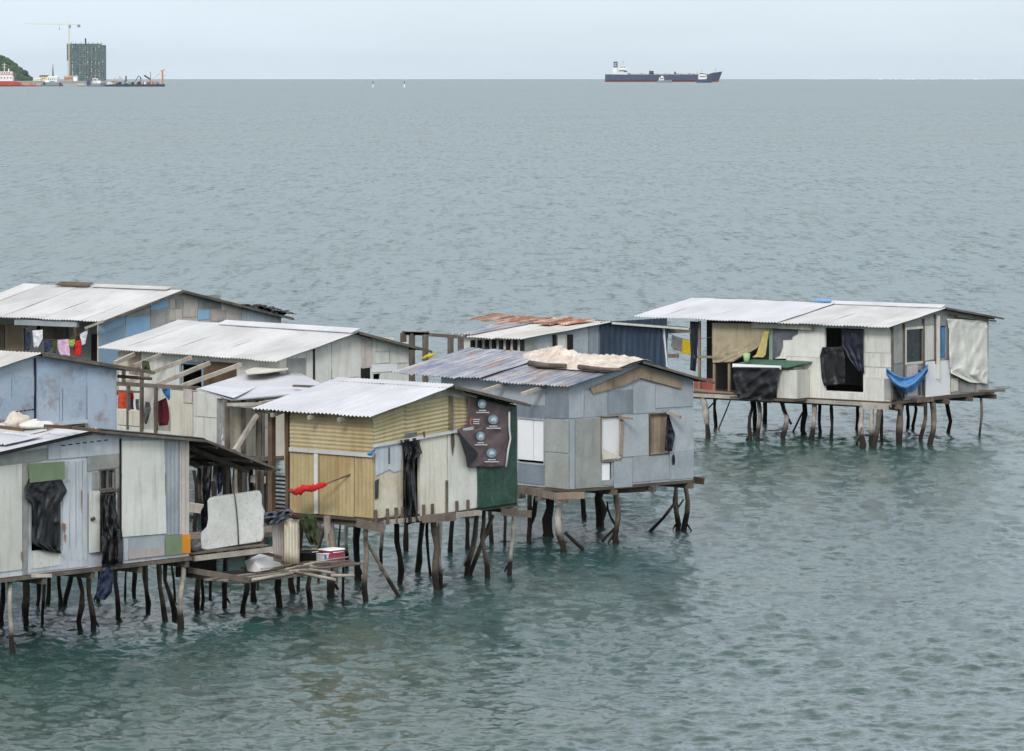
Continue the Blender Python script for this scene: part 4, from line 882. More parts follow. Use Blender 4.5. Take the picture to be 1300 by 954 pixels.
cloth(F, [(1202,405,1253,407),(1205,420,1254,420),(1205,445,1254,445),(1206,465,1255,465),(1207,474,1255,478),(1232,486,1254,488)], F.G, 'tarp_white', 'tarpaulin', 'large off white tarpaulin covering the right end of the farthest right shack', 'tarpaulin', amp=.06, freq=1.2, seed=14, nx=30)
def swag(a, b):
    x = 1125+53*a; top = 462+3*math.sin(a*3.1)+ (1-a)*4+ 22*(1-abs(2*a-1)**2)*.55; bot = top+9+12*math.sin(a*math.pi)
    y = top+(bot-top)*b; o = .12+.09*math.sin(b*9+a*5)+.08*noise.noise((a*8, b*3, 1))+.12*math.sin(b*3.14); return F.G(x, y-3*math.sin(a*3.14*1)*0, o)
mb = MB(); mb.grid(swag, 40, 14); mb.build('tarpaulin', 'tarp_blue', None, F, solid=.01, label='bright blue tarpaulin slung in a swag under the framed window', cat='tarpaulin')
cloth(F, [(1132,480,1147,484),(1135,495,1146,495),(1137,506,1147,510),(1130,514,1144,517),(1121,519,1140,522)], F.G, 'tarp_black', 'tarpaulin', 'black rag of plastic trailing below the blue swag', 'tarpaulin', amp=.05, freq=1.5, seed=15, nx=8)
# balcony counter with its skirt, cup and box
t = thing('counter', 'balcony counter with white edge and faded green top', 'counter', F); t.location = F.W((0,0,0))
z = F.E(932,464,.9).z; c0 = F.E(931,464,.9); c1 = F.E(990,466,.9)
mb = MB(); mb.box((-.95,c1.y-.05,z-.06),(-.9,c0.y,z+.05)); mb.build('edge_board', 'plastic_white', t)
mb = MB(); mb.slab([(-.9,c1.y-.3,z),(-.9,c0.y,z),(-.05,c0.y-.2,z+.13),(-.05,c1.y-.6,z+.13)], (0,0,.03)); mb.build('top', 'counter_green', t)
mb = MB(); mb.box((-.75,c1.y-.5,F.zf),(-.05,c1.y+.2,z-.08)); mb.build('cupboard', 'board_white', t); 
for yy in (c0.y-.2, c1.y+.3): mb = MB(); mb.beam((-.85,yy,F.zf-.1),(-.85,yy,z), .06); mb.build('leg', 'wood_grey', t)
mb = MB(); mb.box((-.95,c1.y-.5,F.zf-.08),(0,c0.y+.1,F.zf-.02)); mb.build('deck', 'floor_board', t)
fa = lambda x,y,o: F.E(x,y,o+.95)
cloth(F, [(931,466,990,467),(930,480,987,482),(934,495,984,495),(937,505,981,509),(938,508,979,512),(936,518,938,519)][:5], fa, 'tarp_black', 'tarpaulin', 'black plastic skirt hanging below the white edged balcony counter', 'tarpaulin', amp=.07, freq=1.6, seed=21, nx=26)
mb = MB(); p = F.E(948,463,.7); mb.tube([(p.x,p.y,z+.09),(p.x,p.y,z+.22),(p.x,p.y,z+.36)], [.07,.095,.11], 14); mb.build('cup', 'plastic_lime', None, F, label='pale green tub standing on the balcony counter', cat='tub')
mb = MB(); q0 = F.E(998,466,.4); mb.box((-.5,q0.y-.35,F.zf+.15),(-.05,q0.y+.35,q0.z)); mb.build('fridge_carton', 'board_white', None, F, label='white carton beside the counter against the white wall', cat='box')
# laundry at the left end
f2 = lambda x,y,o: F.E(x,y,o-.3)
cloth(F, [(853,426,867,430),(852,440,866,444),(856,444,866,447)], f2, 'cloth_grey', 'towel', 'faded grey cloth on the line beside the farthest right shack', 'towel', amp=.04, freq=1.5, seed=3, nx=8)
cloth(F, [(866,431,877,433),(865,445,877,447),(864,448,876,451)], f2, 'cloth_yellow', 'towel', 'mustard yellow towel on the line beside the farthest right shack', 'towel', amp=.03, freq=1.5, seed=4, nx=8)
cloth(F, [(876,408,887,409),(876,430,886,430),(877,450,885,452),(876,470,883,472)], F.E, 'tarp_navy', 'curtain', 'long dark curtain at the left post of the farthest right shack', 'curtain', amp=.05, freq=1.5, seed=5, nx=8)
mb = MB(); mb.tube([f2(850,424,0),f2(866,431,0),f2(878,432,0),F.E(905,428,0)], [.008]*4, 5); mb.build('clothes_line', 'rope', None, F, label='thin clothes line between the navy shack and the farthest right shack', cat='line')
mb = MB(); mb.slab([(pr[1][0]-.3, vs_+.0, pr[1][1]+.07),(pr[1][0]-.2, vs_+.75, pr[1][1]+.08),(pr[1][0]-.02, vs_+.6, pr[1][1]+.12),(pr[1][0]-.05, vs_+.1, pr[1][1]+.12)], (0,0,.02)); mb.build('blue_scrap', 'tarp_blue', None, F, label='scrap of blue sheet lying on the ridge of the wide white roof', cat='scrap')
# ---- navy corrugated shack behind the grey one
F = B_ = Fr(665, 534, 1.5, -5500)
T = thing('stilt_shack', 'shack with a navy corrugated end wall and a white roof streaked with orange rust', 'shack', F, group=G_)
pr = prof_of(F, [(661,431),(777,409),(874,416.5)], .2)
w = F.G(848, 512).x; L = F.E(588, 520).y; ve = F.E(572, 428, -pr[0][0]).y
roof(T, pr, -.2, ve*.72, ['roof_pale', 'roof_under', 'roof_rust'], lambda s, k, n: 0 if s == 0 else 1, jag=.12, tilt=.03)
q0 = pr[0]; q1 = pr[1]; U = lambda k: (q0[0]+(q1[0]-q0[0])*k, q0[1]+(q1[1]-q0[1])*k+.05)
mb = MB()
for k in range(13):
    a, b = U(random.uniform(.42, .8)), U(random.uniform(.88, 1.02)); v0 = .15+k*.3; v1 = v0+random.uniform(.22, .5); sk = random.uniform(-.25, .25); h = random.uniform(-.02, .02)
    mb.corr((a[0],v0+sk,a[1]+h),(a[0]+random.uniform(-.2,.2),v1+sk,a[1]+h+.02),(b[0],v1,b[1]+h+.03),(b[0],v0,b[1]+h+.02), .085, .014, 8, 0, random.random())
mb.build('loose_sheet', 'roof_rust', T)
roof(T, [U(.02), U(.62)], ve*.7, ve, ['tarp_grey', 'roof_blue'], lambda s, k, n: 1, name='side_roof')
shell(T, F, pr, w, L, [], [], 'metal_grey', 'board_white', 'paint_navy')
P_('g', 762,848,409,520,'paint_navy', kind='wide', off=.05, label='navy ribbed sheets')
poly(T, F, 'g', [(762,413),(778,409.5),(848,417),(848,430),(762,430)], 'paint_navy', off=.02)
P_('g', 748,763,414,460,'metal_dark', kind='vribs', off=.02); P_('g', 666,682,432,500,'board_grey'); P_('g', 708,720,426,470,'board_white'); P_('g', 727,746,431,470,'metal_grey', off=.04)
for x in (704,722,725): mb = MB(); mb.beam(F.G(x,425,.04),F.G(x,500,.04), .08); mb.build('post', 'dark_room', T)
mb = MB(); mb.beam(F.G(842,414,.06),F.G(846,466,.06), .05); mb.build('batten', 'plastic_white', T)
for i, x in enumerate(range(600, 664, 9)): mb = MB(); mb.beam(F.E(x,432,.05),F.E(x,500,.05), .09); mb.build('post', 'dark_room', T)
fascia(T, pr, -.22, 'board_white', .06, segs=[1], drop=0.)
for k in range(2): mb = MB(); mb.beam(F.G(846,419+k*3,-.5),F.G(876,418+k*3,-.5), .07); mb.build('purlin', 'wood_grey', T)
for x in (512,523,540,572,585):
    t_ = 124; mb = MB(); mb.beam(F.Dp(x, 423+(x-512)*.06, t_), F.Dp(x, 560, t_), .12); mb.build('porch_post', 'wood_grey', T)
for a_ in ((510,422.5,585,428),(512,424,545,423)): tbeam(T, F, *a_, 124, .09, name='porch_rail')
tbeam(T, F, 848,452, 862,452, 126, .1); tbeam(T, F, 845,506, 862,508, 126, .1)
for i,x in enumerate((600,640,680,730,780,830)): ST(x, x+2, 600+ (i%2)*8, 7, 'stilt_dark')
blobcloth(F, [F.Dp(x,y,121) for x,y in ((535,456),(541,453),(548,452),(552,449))], 'cloth_yellow', 'rag', 'small yellow rag behind the edge of the rusty blue roof', 'rag', .06, 6.)

# ---- long white roofed shack in the centre left
F = E_ = Fr(355, 566, 1.7, -4780)
T = thing('stilt_shack', 'long whitewashed shack with a broad white roof and an unroofed porch of bare rafters', 'shack', F, group=G_)
pr = prof_of(F, [(351,459),(456,421.5),(548,445.5)], .3)
w = F.G(519, 556).x; ve = F.E(122, 444.5, -pr[0][0]).y; L = ve-.5
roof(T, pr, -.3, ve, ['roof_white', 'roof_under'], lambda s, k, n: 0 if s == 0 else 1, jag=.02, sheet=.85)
rx, rz = pr[1]; e0 = F.G(456,421.5,.3)
mb = MB(); mb.slab([(rx-.24,-.3,rz-.02),(rx-.24,ve*.72,rz-.02),(rx+.02,ve*.72,rz+.07),(rx+.02,-.3,rz+.07)], (0,0,.02)); mb.build('ridge_cap', 'roof_bright', T)
hw = hole(F, 'e', 231, 257, 462, 492); he_ = [hw]
hx = hole(F, 'g', 399, 411, 483, 497); hx2 = hole(F, 'g', 474, 483, 475, 484)
shell(T, F, pr, w, L, [hx2], he_, 'board_white', 'board_white', 'board_grey')
frame(T, F, 'e', 231, 257, 462, 492, .07, 'paint_steel', bars=0)
P_('e', 258,300,458,500,'wood_brown', label='brown boarded stretch beside the blue framed window'); P_('e', 150,163,447,470,'board_stained'); P_('e', 164,178,447,475,'wood_warm'); P_('e', 180,228,450,500,'board_white')
for (x0,x1,yt,yb,m) in ((364,388,456,490,'board_grey'),(389,398,447,490,'board_white'),(400,420,446,490,'board_white'),(421,455,436,480,'board_white'),(459,472,430,468,'board_taupe'),(473,500,430,447,'board_white'),(473,494,448,462,'board_white'),(495,518,436,462,'board_white'),(400,412,474,487,'paint_mint'),(413,426,470,490,'paint_green'),(458,470,467,486,'dark_room'),(472,504,463,473,'plastic_white')): P_('g', x0,x1,yt,yb,m)
poly(T, F, 'g', [(313,470),(364,456),(364,471),(345,472),(313,475)], 'board_white', off=.02) if 0 else None
mb = MB(); mb.beam(F.G(398.5,441,.03),F.G(398.5,490,.03), .04); mb.build('batten', 'dark_room', T)
fascia(T, pr, -.33, 'wood_grey', .06, segs=[1], drop=0.)
# bare rafters down to the outer beam
up = -2.0; zb = F.E(200, 490, 2.0).z
for x0,y0,x1,y1 in ((170,450,146,461),(204,451,170,465),(243,454,160,486),(266,461,196,490),(306,463,229,491)):
    mb = MB(); p = F.E(x0,y0,-pr[0][0]); q = F.E(x1,y1,2.0) if y1 > 470 else F.E(x1,y1,1.2); mb.beam(p, q, .09, .1); mb.build('rafter', 'wood_pale', T)
mb = MB(); mb.beam(F.E(146,487,2.), F.E(252,493.5,2.), .09, .1); mb.build('porch_beam', 'wood_grey', T)
mb = MB(); mb.beam(F.E(146,497,2.), F.E(182,498,2.), .05, .05); mb.build('porch_rail', 'wood_grey', T)
for x, a_, b_ in ((163,488,545),(180,470,548),(198,490,550),(157,468,487)):
    mb = MB(); mb.beam(F.E(x,a_,2.02), F.E(x,b_,2.02), .075); mb.build('porch_post', 'wood_grey', T)
wall(T, None, 'u', up, F.E(283,560,2).y, F.E(217,560,2).y, F.zf, (), 'board_white', top=lambda v: zb-.06); wall(T, None, 'u', up, F.E(181,560,2).y, F.E(140,560,2).y, F.zf, (), 'board_white', top=lambda v: F.E(165,521,2).z); wall(T, None, 'u', up, F.E(217,560,2).y, F.E(181,560,2).y, F.zf, (), 'board_white', top=lambda v: F.E(200,547,2).z)
wall(T, None, 'u', up+1.1, F.E(240,560,2).y, F.E(130,560,2).y, F.zf, (), 'board_white', top=lambda v: zb-.1)
mb = MB(); mb.box((up-.1, -.1, F.zf-.08),(0, L, F.zf-.01)); mb.build('porch_floor', 'floor_board', T)
def PE(x0,x1,yt,yb,m,o=2.02,**k):
    a = F.E(x0,yt,o); b = F.E(x0,yb,o); c = F.E(x1,yt,o); mb = MB(); mb.box((-o-.012,c.y,b.z),(-o,a.y,a.z)); r_ = mb.build('wall_panel', m, T); return r_
PE(149,178,520,539,'board_cream',2.03); PE(149,178,540,560,'board_white'); PE(217,245,495,560,'board_cream'); PE(233,244,494,511,'board_taupe',2.05); PE(246,281,498,528,'board_white',2.06); PE(246,281,527,560,'board_white',2.04)
for i,(x,yb) in enumerate(((262,672),(275,668),(289,676),(300,680),(318,672),(330,664),(246,684),(345,668),(270,700),(308,690),(285,652),(255,655))): ST(x, x+(-1)**i*2, yb, 5+i%3, ['stilt_dark','stilt_wood'][i%2], mid=(-1)**i*1.5)
tbeam(T, F, 318,608, 348,610, 108, .16, m='wood_pale'); tbeam(T, F, 240,644, 262,647, 104, .2, m='wood_pale')
fp = lambda o2: (lambda x,y,o: F.E(x,y,o+o2))
cloth(F, [(150,495,166,496),(150,508,165,508),(150,519,165,519)], fp(1.4), 'cloth_orange', 'towel', 'orange towel on the porch line, leftmost of the row', 'towel', amp=.03, freq=1.5, seed=31, nx=8)
cloth(F, [(164,495,169,496),(165,505,170,506),(165,510,168,511)], fp(1.3), 'cloth_red', 'shirt', 'narrow red shirt next to the orange towel', 'shirt', amp=.03, freq=1., seed=32, nx=6)
for i,(x,m,lb) in enumerate(((165,'cloth_navy','dark patterned sock pair pegged left of the two'),(172,'cloth_grey','grey patterned sock pair pegged right of the two'))):
    cloth(F, [(x,507,x+4.5,507),(x,513,x+4,513),(x+1,520,x+5,520)], fp(1.45), m, 'sock', lb, 'sock', amp=.03, freq=1., seed=33+i, nx=5)
cloth(F, [(185,510,190,511),(183,520,192,519),(182,530,189,530),(184,538,186,539)], fp(1.5), 'cloth_grey', 'bag', 'grey cloth bag hanging between two porch posts', 'bag', amp=.06, freq=1., seed=35, nx=8)
cloth(F, [(181,458,189,459),(180,470,191,470),(181,480,190,478)], fp(1.2), 'cloth_olive', 'plant_bundle', 'dark olive bundle tied under the bare rafters', 'bundle', amp=.08, freq=2., seed=36, nx=8)
cloth(F, [(205,493,216,493),(207,498,216,498),(210,503,216,504),(214,508,215,508)], fp(1.5), 'cloth_blue', 'cloth', 'bright blue cloth above the maroon towel', 'cloth', amp=.02, freq=1., seed=37, nx=8)
cloth(F, [(200,510,211,505),(200,520,214,517),(200,530,215,531),(202,541,213,540)], fp(1.6), 'cloth_maroon', 'towel', 'maroon towel hanging on the porch of bare rafters', 'towel', amp=.03, freq=1.5, seed=38, nx=10)
cloth(F, [(195,509,199,509),(195,520,199,521),(195,530,198,530)], fp(1.45), 'cloth_maroon', 'cloth', 'thin maroon strip left of the post by the maroon towel', 'cloth', amp=.02, freq=1., seed=39, nx=5)

# ---- small flat roofed annex in front of it
F = X_ = Fr(297, 585, 1.85, -4780)
T = thing('stilt_shack', 'small weathered annex with a nearly flat white sheet roof', 'shack', F, group=G_)
z1 = 3.36
c = [F.Hz(249,495.5,3.34), F.Hz(295,509,3.3), F.Hz(373,501.5,3.3), F.Hz(407,488.5,3.33), F.Hz(369,468.5,3.5), F.Hz(312,476,3.5)]
mb = MB(); mb.slab(c, (0,0,.03)); mb.build('roof', 'roof_bright', T)
mb = MB(); mb.slab([F.Hz(x,y,3.375) for x,y in ((252,494),(311,477),(336,487),(297,506))], (0,0,.015)); mb.build('roof_sheet', 'roof_bright', T)
mb = MB(); mb.slab([F.Hz(x,y,3.6) for x,y in ((311,472),(345,461),(365,458),(366,470),(340,474),(313,476))], (0,0,.03)); mb.build('roof_sheet', 'board_cream', T)
mb = MB(); mb.beam(F.Hz(373,490,3.45), F.Hz(398,491,3.45), .12, .05); mb.build('roof_batten', 'wood_grey', T)
wall(T, None, 'v', .25, .0, 3.6, F.zf, (), 'board_cream', top=lambda u: 3.24); wall(T, None, 'u', .3, .3, 1., F.zf, (), 'board_grey', top=lambda u: 3.24)
for (x0,x1,yt,yb,m) in ((283,289,508,578,'board_grey'),(291,303,530,576,'board_stained'),(303,309,512,580,'board_taupe'),(311,324,515,580,'board_cream'),(331,345,545,580,'board_cream'),(329,345,515,543,'board_cream')):
    a = F.G(x0,yt,-.24); b = F.G(x0,yb,-.24); c_ = F.G(x1,yt,-.24); mb = MB(); mb.box((a.x,.228,b.z),(c_.x,.24,a.z)); mb.build('wall_panel', m, T)
for x in (289,309,328,333): mb = MB(); mb.beam(F.G(x,508,.0),F.G(x,583,.0), .09); mb.build('post', 'wood_grey', T)
mb = MB(); mb.beam(F.G(326,527,.2),F.G(298,572,.3), .09); mb.build('brace', 'wood_pale', T)
for q in ((295,509.5,405,491),(288,514,330,513),(330,512,378,505)): mb = MB(); mb.beam(F.Hz(q[0],q[1],3.22),F.Hz(q[2],q[3],3.22), .07); mb.build('roof_beam', 'wood_pale', T)
mb = MB(); mb.beam(F.G(296,514.5,.3),F.G(322,517,.3), .07); mb.build('roof_beam', 'wood_pale', T)
mb = MB(); mb.box((-.05,-.05,F.zf-.08),(3.7,3.3,F.zf-.01)); mb.build('floor', 'floor_board', T)
mb = MB(); mb.beam(F.G(284,585,.1),F.G(348,582,.1), .1); mb.build('floor_beam', 'wood_grey', T)
for i,(x,yb) in enumerate(((299,690),(312,688),(326,686),(340,690),(335,670),(320,664))): ST(x, x+(-1)**i*2, yb, 5, ['stilt_wood','stilt_dark'][i%2])
blobcloth(F, [F.G(x,y,.3) for x,y in ((283,545),(284,552),(282,560),(285,565))], 'cloth_white', 'rag', 'white knotted rag on the corner of the small annex', 'rag', .13, 8.)

# ---- back left shack
F = Fk = Fr(125, 500, 1.7, -7000)
T = thing('stilt_shack', 'large rear shack with an end wall patched in sky blue and taupe boards', 'shack', F, group=G_)
pr = prof_of(F, [(129,408.5),(232,368.5),(373,404)], .25)
w = F.G(357, 475).x; ve = F.E(-75, 398, -pr[0][0]).y; L = ve-.4; Lw = .05
roof(T, pr, -.25, ve, ['roof_white', 'roof_under', 'roof_pale'], lambda s, k, n: 0 if s == 0 else 1, jag=.02)
rx, rz = pr[1]; mb = MB(); mb.slab([(rx-.2,.2,rz),(rx-.2,3.2,rz),(rx+.02,3.2,rz+.07),(rx+.02,.2,rz+.07)], (0,0,.02)); mb.build('ridge_cap', 'roof_pale', T)
mb = MB(); mb.slab([(rx-.25,3.3,rz+.02),(rx-.25,4.6,rz+.02),(rx+.02,4.6,rz+.1),(rx+.02,3.3,rz+.1)], (0,0,.02)); mb.build('ridge_cap', 'wood_brown', T)
wall(T, pr, 'v', 0., 0., w, F.zf, (), 'board_taupe'); wall(T, pr, 'u', 1.5, .05, L, F.zf, [hole(F,'e',2,8,412,440)], 'board_grey', top=lambda v: ptop(pr, 1.2))
wall(T, pr, 'u', w, .05, L, F.zf, (), 'board_grey', top=lambda v: ptop(pr, w), inward=-1); wall(T, pr, 'v', L, 0, w-.05, F.zf, (), 'board_grey')
mb = MB(); mb.box((-.1,-.05,F.zf-.08),(w,L+.1,F.zf-.01)); mb.build('floor', 'floor_board', T)
for (x0,x1,yt,yb,m) in ((126,158,409,470,'paint_steel'),(159.5,190,404,430,'paint_sky'),(160,190,394,403.5,'board_grey'),(191,213,390,430,'board_green' if 0 else 'board_grey'),(191,213,384,389,'paint_sky'),(215,222,378,392,'board_taupe'),(223,231,376,392,'board_grey'),(233,251,377,393,'board_taupe'),(215,231,393,407,'board_taupe'),(232,250,392,403,'board_taupe'),(251,266,394,406,'paint_sky'),(252,280,376,393,'board_grey'),(267,286,393,408,'board_taupe'),(281,287,384,394,'board_cream'),(287,306,384,412,'board_taupe'),(307,352,394,414,'board_bluegrey')): P_('g', x0,x1,yt,yb,m)
poly(T, F, 'g', [(191,388),(213,379),(213,390),(191,394)], 'paint_sky', off=.02); poly(T, F, 'g', [(126,413),(158,400),(158,412),(126,425)], 'paint_steel', off=.022)
poly(T, F, 'g', [(160,402),(190,389),(190,396),(160,404)], 'board_grey', off=.021); poly(T, F, 'g', [(215,378),(232,371.5),(252,375),(252,380),(215,380)], 'board_taupe', off=.021)
fascia(T, pr, -.27, 'wood_grey', .07, segs=[0,1], drop=0.)
mb = MB(); mb.beam(F.E(20,409,.0),F.E(99,412,.0), .12, .16); mb.build('gutter_beam', 'metal_grey', T)
for x in (97,): mb = MB(); mb.beam(F.E(x,414,.0),F.E(x,450,.0), .12); mb.build('post', 'wood_brown', T)
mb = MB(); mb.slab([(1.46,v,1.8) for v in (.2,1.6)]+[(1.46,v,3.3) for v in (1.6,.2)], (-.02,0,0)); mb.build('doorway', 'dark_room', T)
mb = MB(); mb.beam(F.E(131,408,.25),F.E(108,417,.5), .07); mb.build('rafter', 'wood_pale', T)
for x0,x1,yt,yb,m in ((7,31,412,445,'wood_warm'),(0,6,412,445,'wood_grey'),(52,85,414,432,'wood_grey')):
    a = F.E(x0,yt,-1.45); b = F.E(x0,yb,-1.45); c_ = F.E(x1,yt,-1.45); mb = MB(); mb.box((1.43,c_.y,b.z),(1.44,a.y,a.z)); mb.build('wall_panel', m, T)
for i,x in enumerate((10,60,110,160,210,260,310,350)): ST(x, x+2, 590-(i%3)*12, 7, 'stilt_dark')
fl = lambda o2: (lambda x,y,o: F.E(x,y,o+o2))
mb = MB(); mb.tube([F.E(30,415,.15),F.E(55,432,.2),F.E(88,431,.2),F.E(112,418,.2)], [.01]*4, 5); mb.build('clothes_line', 'rope', None, F, label='sagging clothes line under the pale roof of the rear shack', cat='line')
GL = 'washing under the pale roof of the rear shack'
cloth(F, [(32,420,38,421),(33,432,39,432),(33,445,37,445)], fl(.1), 'cloth_navy', 'shirt', 'slate blue shirt on the left of the washing line', 'shirt', amp=.04, freq=1.5, seed=41, nx=7, group=GL)
cloth(F, [(41,420,54,419),(42,430,54,431),(43,441,48,442)], fl(.15), 'cloth_white', 'shirt', 'white shirt on the washing line between the slate blue one and the jeans', 'shirt', amp=.05, freq=1.5, seed=42, nx=9, group=GL)
cloth(F, [(56,433,66,433),(56,441,66,441),(56,447,61,447)], fl(.2), 'cloth_navy', 'trousers', 'navy shorts on the washing line', 'trousers', amp=.04, freq=1.5, seed=43, nx=8, group=GL)
cloth(F, [(67,433,73,433),(67,442,72,442),(67,448,71,448)], fl(.2), 'cloth_olive', 'trousers', 'olive grey trousers between the navy shorts and the pink towel', 'trousers', amp=.04, freq=1.5, seed=48, nx=7, group=GL)
cloth(F, [(73,432,87,431),(73,441,88,441),(76,451,89,452)], fl(.22), 'cloth_pink', 'towel', 'pink patterned towel on the washing line', 'towel', amp=.03, freq=2., seed=44, nx=10, group=GL)
cloth(F, [(87,432,95,431),(88,438,95,437),(90,440,93,440)], fl(.25), 'cloth_green', 'cloth', 'lime green cloth between the pink towel and the red shirt', 'cloth', amp=.03, freq=1., seed=45, nx=6, group=GL)
cloth(F, [(96,433,103,432),(95,443,103,443),(92,450,103,453)], fl(.25), 'cloth_red', 'shirt', 'red shirt near the right end of the washing line', 'shirt', amp=.04, freq=1.5, seed=46, nx=8, group=GL)
cloth(F, [(101,425,112,419),(103,432,110,428),(104,439,108,437)], fl(.25), 'cloth_white', 'shirt', 'white vest at the high right end of the washing line', 'shirt', amp=.04, freq=1.5, seed=47, nx=8, group=GL)
mb = MB()
for k in range(5):
    u0_ = pr[2][0]-1.6+k*.35
    mb.grid(lambda a, b: (u0_+.45*(a-.5)+.1*noise.noise((a*4,b*4,k)), -.35+.9*b, ptop(pr, u0_, -.02)+.09+.1*noise.noise((a*3+k,b*3,2))), 8, 8, 0, .5)
mb.build('tarpaulin', 'tarp_black', None, F, solid=.01, label='ragged black plastic lying on the right eave of the rear shack', cat='tarpaulin')

# ---- blue shack at left
F = Gb = Fr(0, 601, 1.7, -6500)
T = thing('stilt_shack', 'shack with a weathered pale blue end wall of patched boards', 'shack', F, group=G_)
pr = prof_of(F, [(-70,489),(54,448.5),(196,472)], .2)
u0 = pr[0][0]+.3; w = F.G(148, 590).x
roof(T, pr, -.2, 5.5, ['roof_pale', 'roof_under'], lambda s, k, n: 0 if s == 0 else 1, jag=.02)
hv = hole(F, 'g', 64, 87, 538, 552)
shell(T, F, pr, w, 5.2, [hv], [], 'paint_blue', 'paint_blue', 'paint_blue', u0=u0)
for (x0,x1,yt,yb) in ((-40,14,520,600),(15,43,480,505),(0,43,506,548),(46,75,462,545),(76,78.5,500,540),(80,110,492,537),(111,147,468,590),(-40,14,480,516)): P_('g', x0,x1,yt,yb,'paint_blue', rag=.01)
P_('g', 80,109,492,536,'board_bluegrey' if 0 else 'paint_blue', off=.03)
mb = MB(); mb.beam(F.G(44.5,455,.03),F.G(44.5,590,.03), .035); mb.build('batten', 'tarp_navy', T)
mb = MB(); mb.slab([F.G(x,y,.05) for x,y in ((62,537),(108,533),(108,537),(62,541))], (0,-.1,0)); mb.build('sill', 'board_bluegrey', T)
mb = MB(); mb.slab([F.G(x,y,.012) for x,y in ((94,537),(108,536),(108,555),(94,556))], (0,-.006,0)); mb.build('vent', 'dark_room', T)
mb = MB(); mb.slab([F.G(x,y,.012) for x,y in ((80,539),(93,538),(93,556),(80,557))], (0,-.006,0)); mb.build('vent_cover', 'tarp_grey', T)
for k in range(3): mb = MB(); mb.beam(F.G(94.5,540.5+k*4.5,.05),F.G(107.5,539.5+k*4.5,.05), .05, .03); mb.build('louvre', 'board_grey', T)
for k in range(6): a=F.G(15+k*5,524-k*.7,.03); mb = MB(); mb.box((a.x,-.035,a.z),(a.x+.09,-.03,a.z+.02)); mb.build('gap', 'dark_room', T)
fascia(T, pr, -.22, 'wood_grey', .07, segs=[1], drop=0.); mb = MB(); mb.tube([F.G(150,478,-.3),F.G(192,481,-.3)], [.04,.04], 6); mb.build('purlin', 'wood_grey', T)
for i,x in enumerate((-10,30,70,110,145)): ST(x, x+2, 700-(i%3)*10, 7, 'stilt_dark')

# ---- front left shack
F = Hh = Fr(0, 734, 1.42, -6250)
T = thing('stilt_shack', 'pale grey boarded shack at the near left with black plastic in its openings', 'shack', F, group=G_)
pr = prof_of(F, [(-90,601),(0,575.5),(126,546.5),(262,558.5),(352,594.5)], .2)
u0 = pr[0][0]+.3; w = F.G(240, 704).x
def hm(s, k, n): return [0,2,1][(k+s) % 3] if s < 2 else 3
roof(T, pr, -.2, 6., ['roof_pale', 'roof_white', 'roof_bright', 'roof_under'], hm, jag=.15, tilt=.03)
h1 = hole(F, 'g', 40, 77, 605, 700); h2 = hole(F, 'g', 127, 147, 626, 700); h3 = hole(F, 'g', 127, 144, 598, 621)
wall(T, pr[:4], 'v', 0., u0, w, F.zf, [h1, h2, h3], 'board_bluegrey'); wall(T, pr, 'u', u0, .05, 4.4, F.zf, (), 'board_grey', top=lambda v: ptop(pr, u0))
wall(T, pr, 'u', w, .05, 4.4, F.zf, (), 'board_grey', top=lambda v: ptop(pr, w), inward=-1); wall(T, pr[:4], 'v', 4.4, u0, w, F.zf, (), 'board_grey')
mb = MB(); mb.box((u0,-.02,F.zf-.08),(w+.05,4.5,F.zf-.005)); mb.build('floor', 'floor_board', T)
mb = MB(); mb.beam((u0,-.05,F.zf-.05),(w,-.05,F.zf-.05), .05, .06); mb.build('floor_beam', 'wood_grey', T)
for u in np.linspace(u0+.2, w-.1, 6): mb = MB(); mb.beam((u,-.05,F.zf-.15),(u,4.5,F.zf-.15), .1, .12); mb.build('floor_beam', 'wood_grey', T)
P_('g', -60,28,591,734,'board_white', label='wide off white board at the left end')
poly(T, F, 'g', [(-20,580),(0,577),(60,569),(60,583),(38,587),(-20,594)], 'board_grey', off=.02, label='grey cement board under the roof slope')
P_('g', 29,35,590,730,'board_grey'); poly(T, F, 'g', [(61,562),(120,552),(152,553),(152,576),(61,584)], 'board_bluegrey', off=.014)
for x0,x1 in ((80,88),(88.5,96),(96.5,104),(104.5,110)): P_('g', x0,x1,586,712,'board_bluegrey', rag=.01)
P_('g', 111,153,580,598,'board_grey'); P_('g', 117,126,600,622,'board_grey'); P_('g', 145,153,597,620,'board_grey'); P_('g', 40,77,702,722,'board_white'); P_('g', 30,110,705,728,'board_bluegrey')
random.seed(31)
for (x, y, w_, h_) in ((80,664,3.5,15),(81.5,678,2.5,12),(103,622,1,30),(27,700,2,14),(153.5,600,1.2,20),(209.5,600,1.3,30)):
    poly(T, F, 'g', [(x+w_*random.uniform(-.2,.2), y),(x+w_, y+1.5),(x+w_*.8, y+h_*.6),(x+w_*.5, y+h_),(x+w_*.1, y+h_*.7)], 'rust_stain', off=.045, th=.002, name='rust_patch')
dr = panel(T, F, 'g', 113, 125.5, 625, 702, 'board_white', name='door', off=.03, th=.03)
mb = MB(); p = F.G(116,660,.08); mb.tube([p, p+Vector((.08,0,.02))], [.035,.035], 8); o = mb.build('handle', 'wood_brown', dr)
frame(T, F, 'g', 127, 149, 626, 698, .04, 'wood_grey', name='door_frame'); frame(T, F, 'g', 127, 144, 598, 621, .03, 'wood_grey', bars=1, glass='glass_dark')
poly(T, F, 'g', [(154,560),(208,559),(211,677.5),(154,682)], 'board_white', off=.03, label='tall cream board right of the doorway'); mb = MB(); mb.beam(F.G(153,557,.04),F.G(153,700,.04), .03); mb.build('batten', 'dark_room', T)
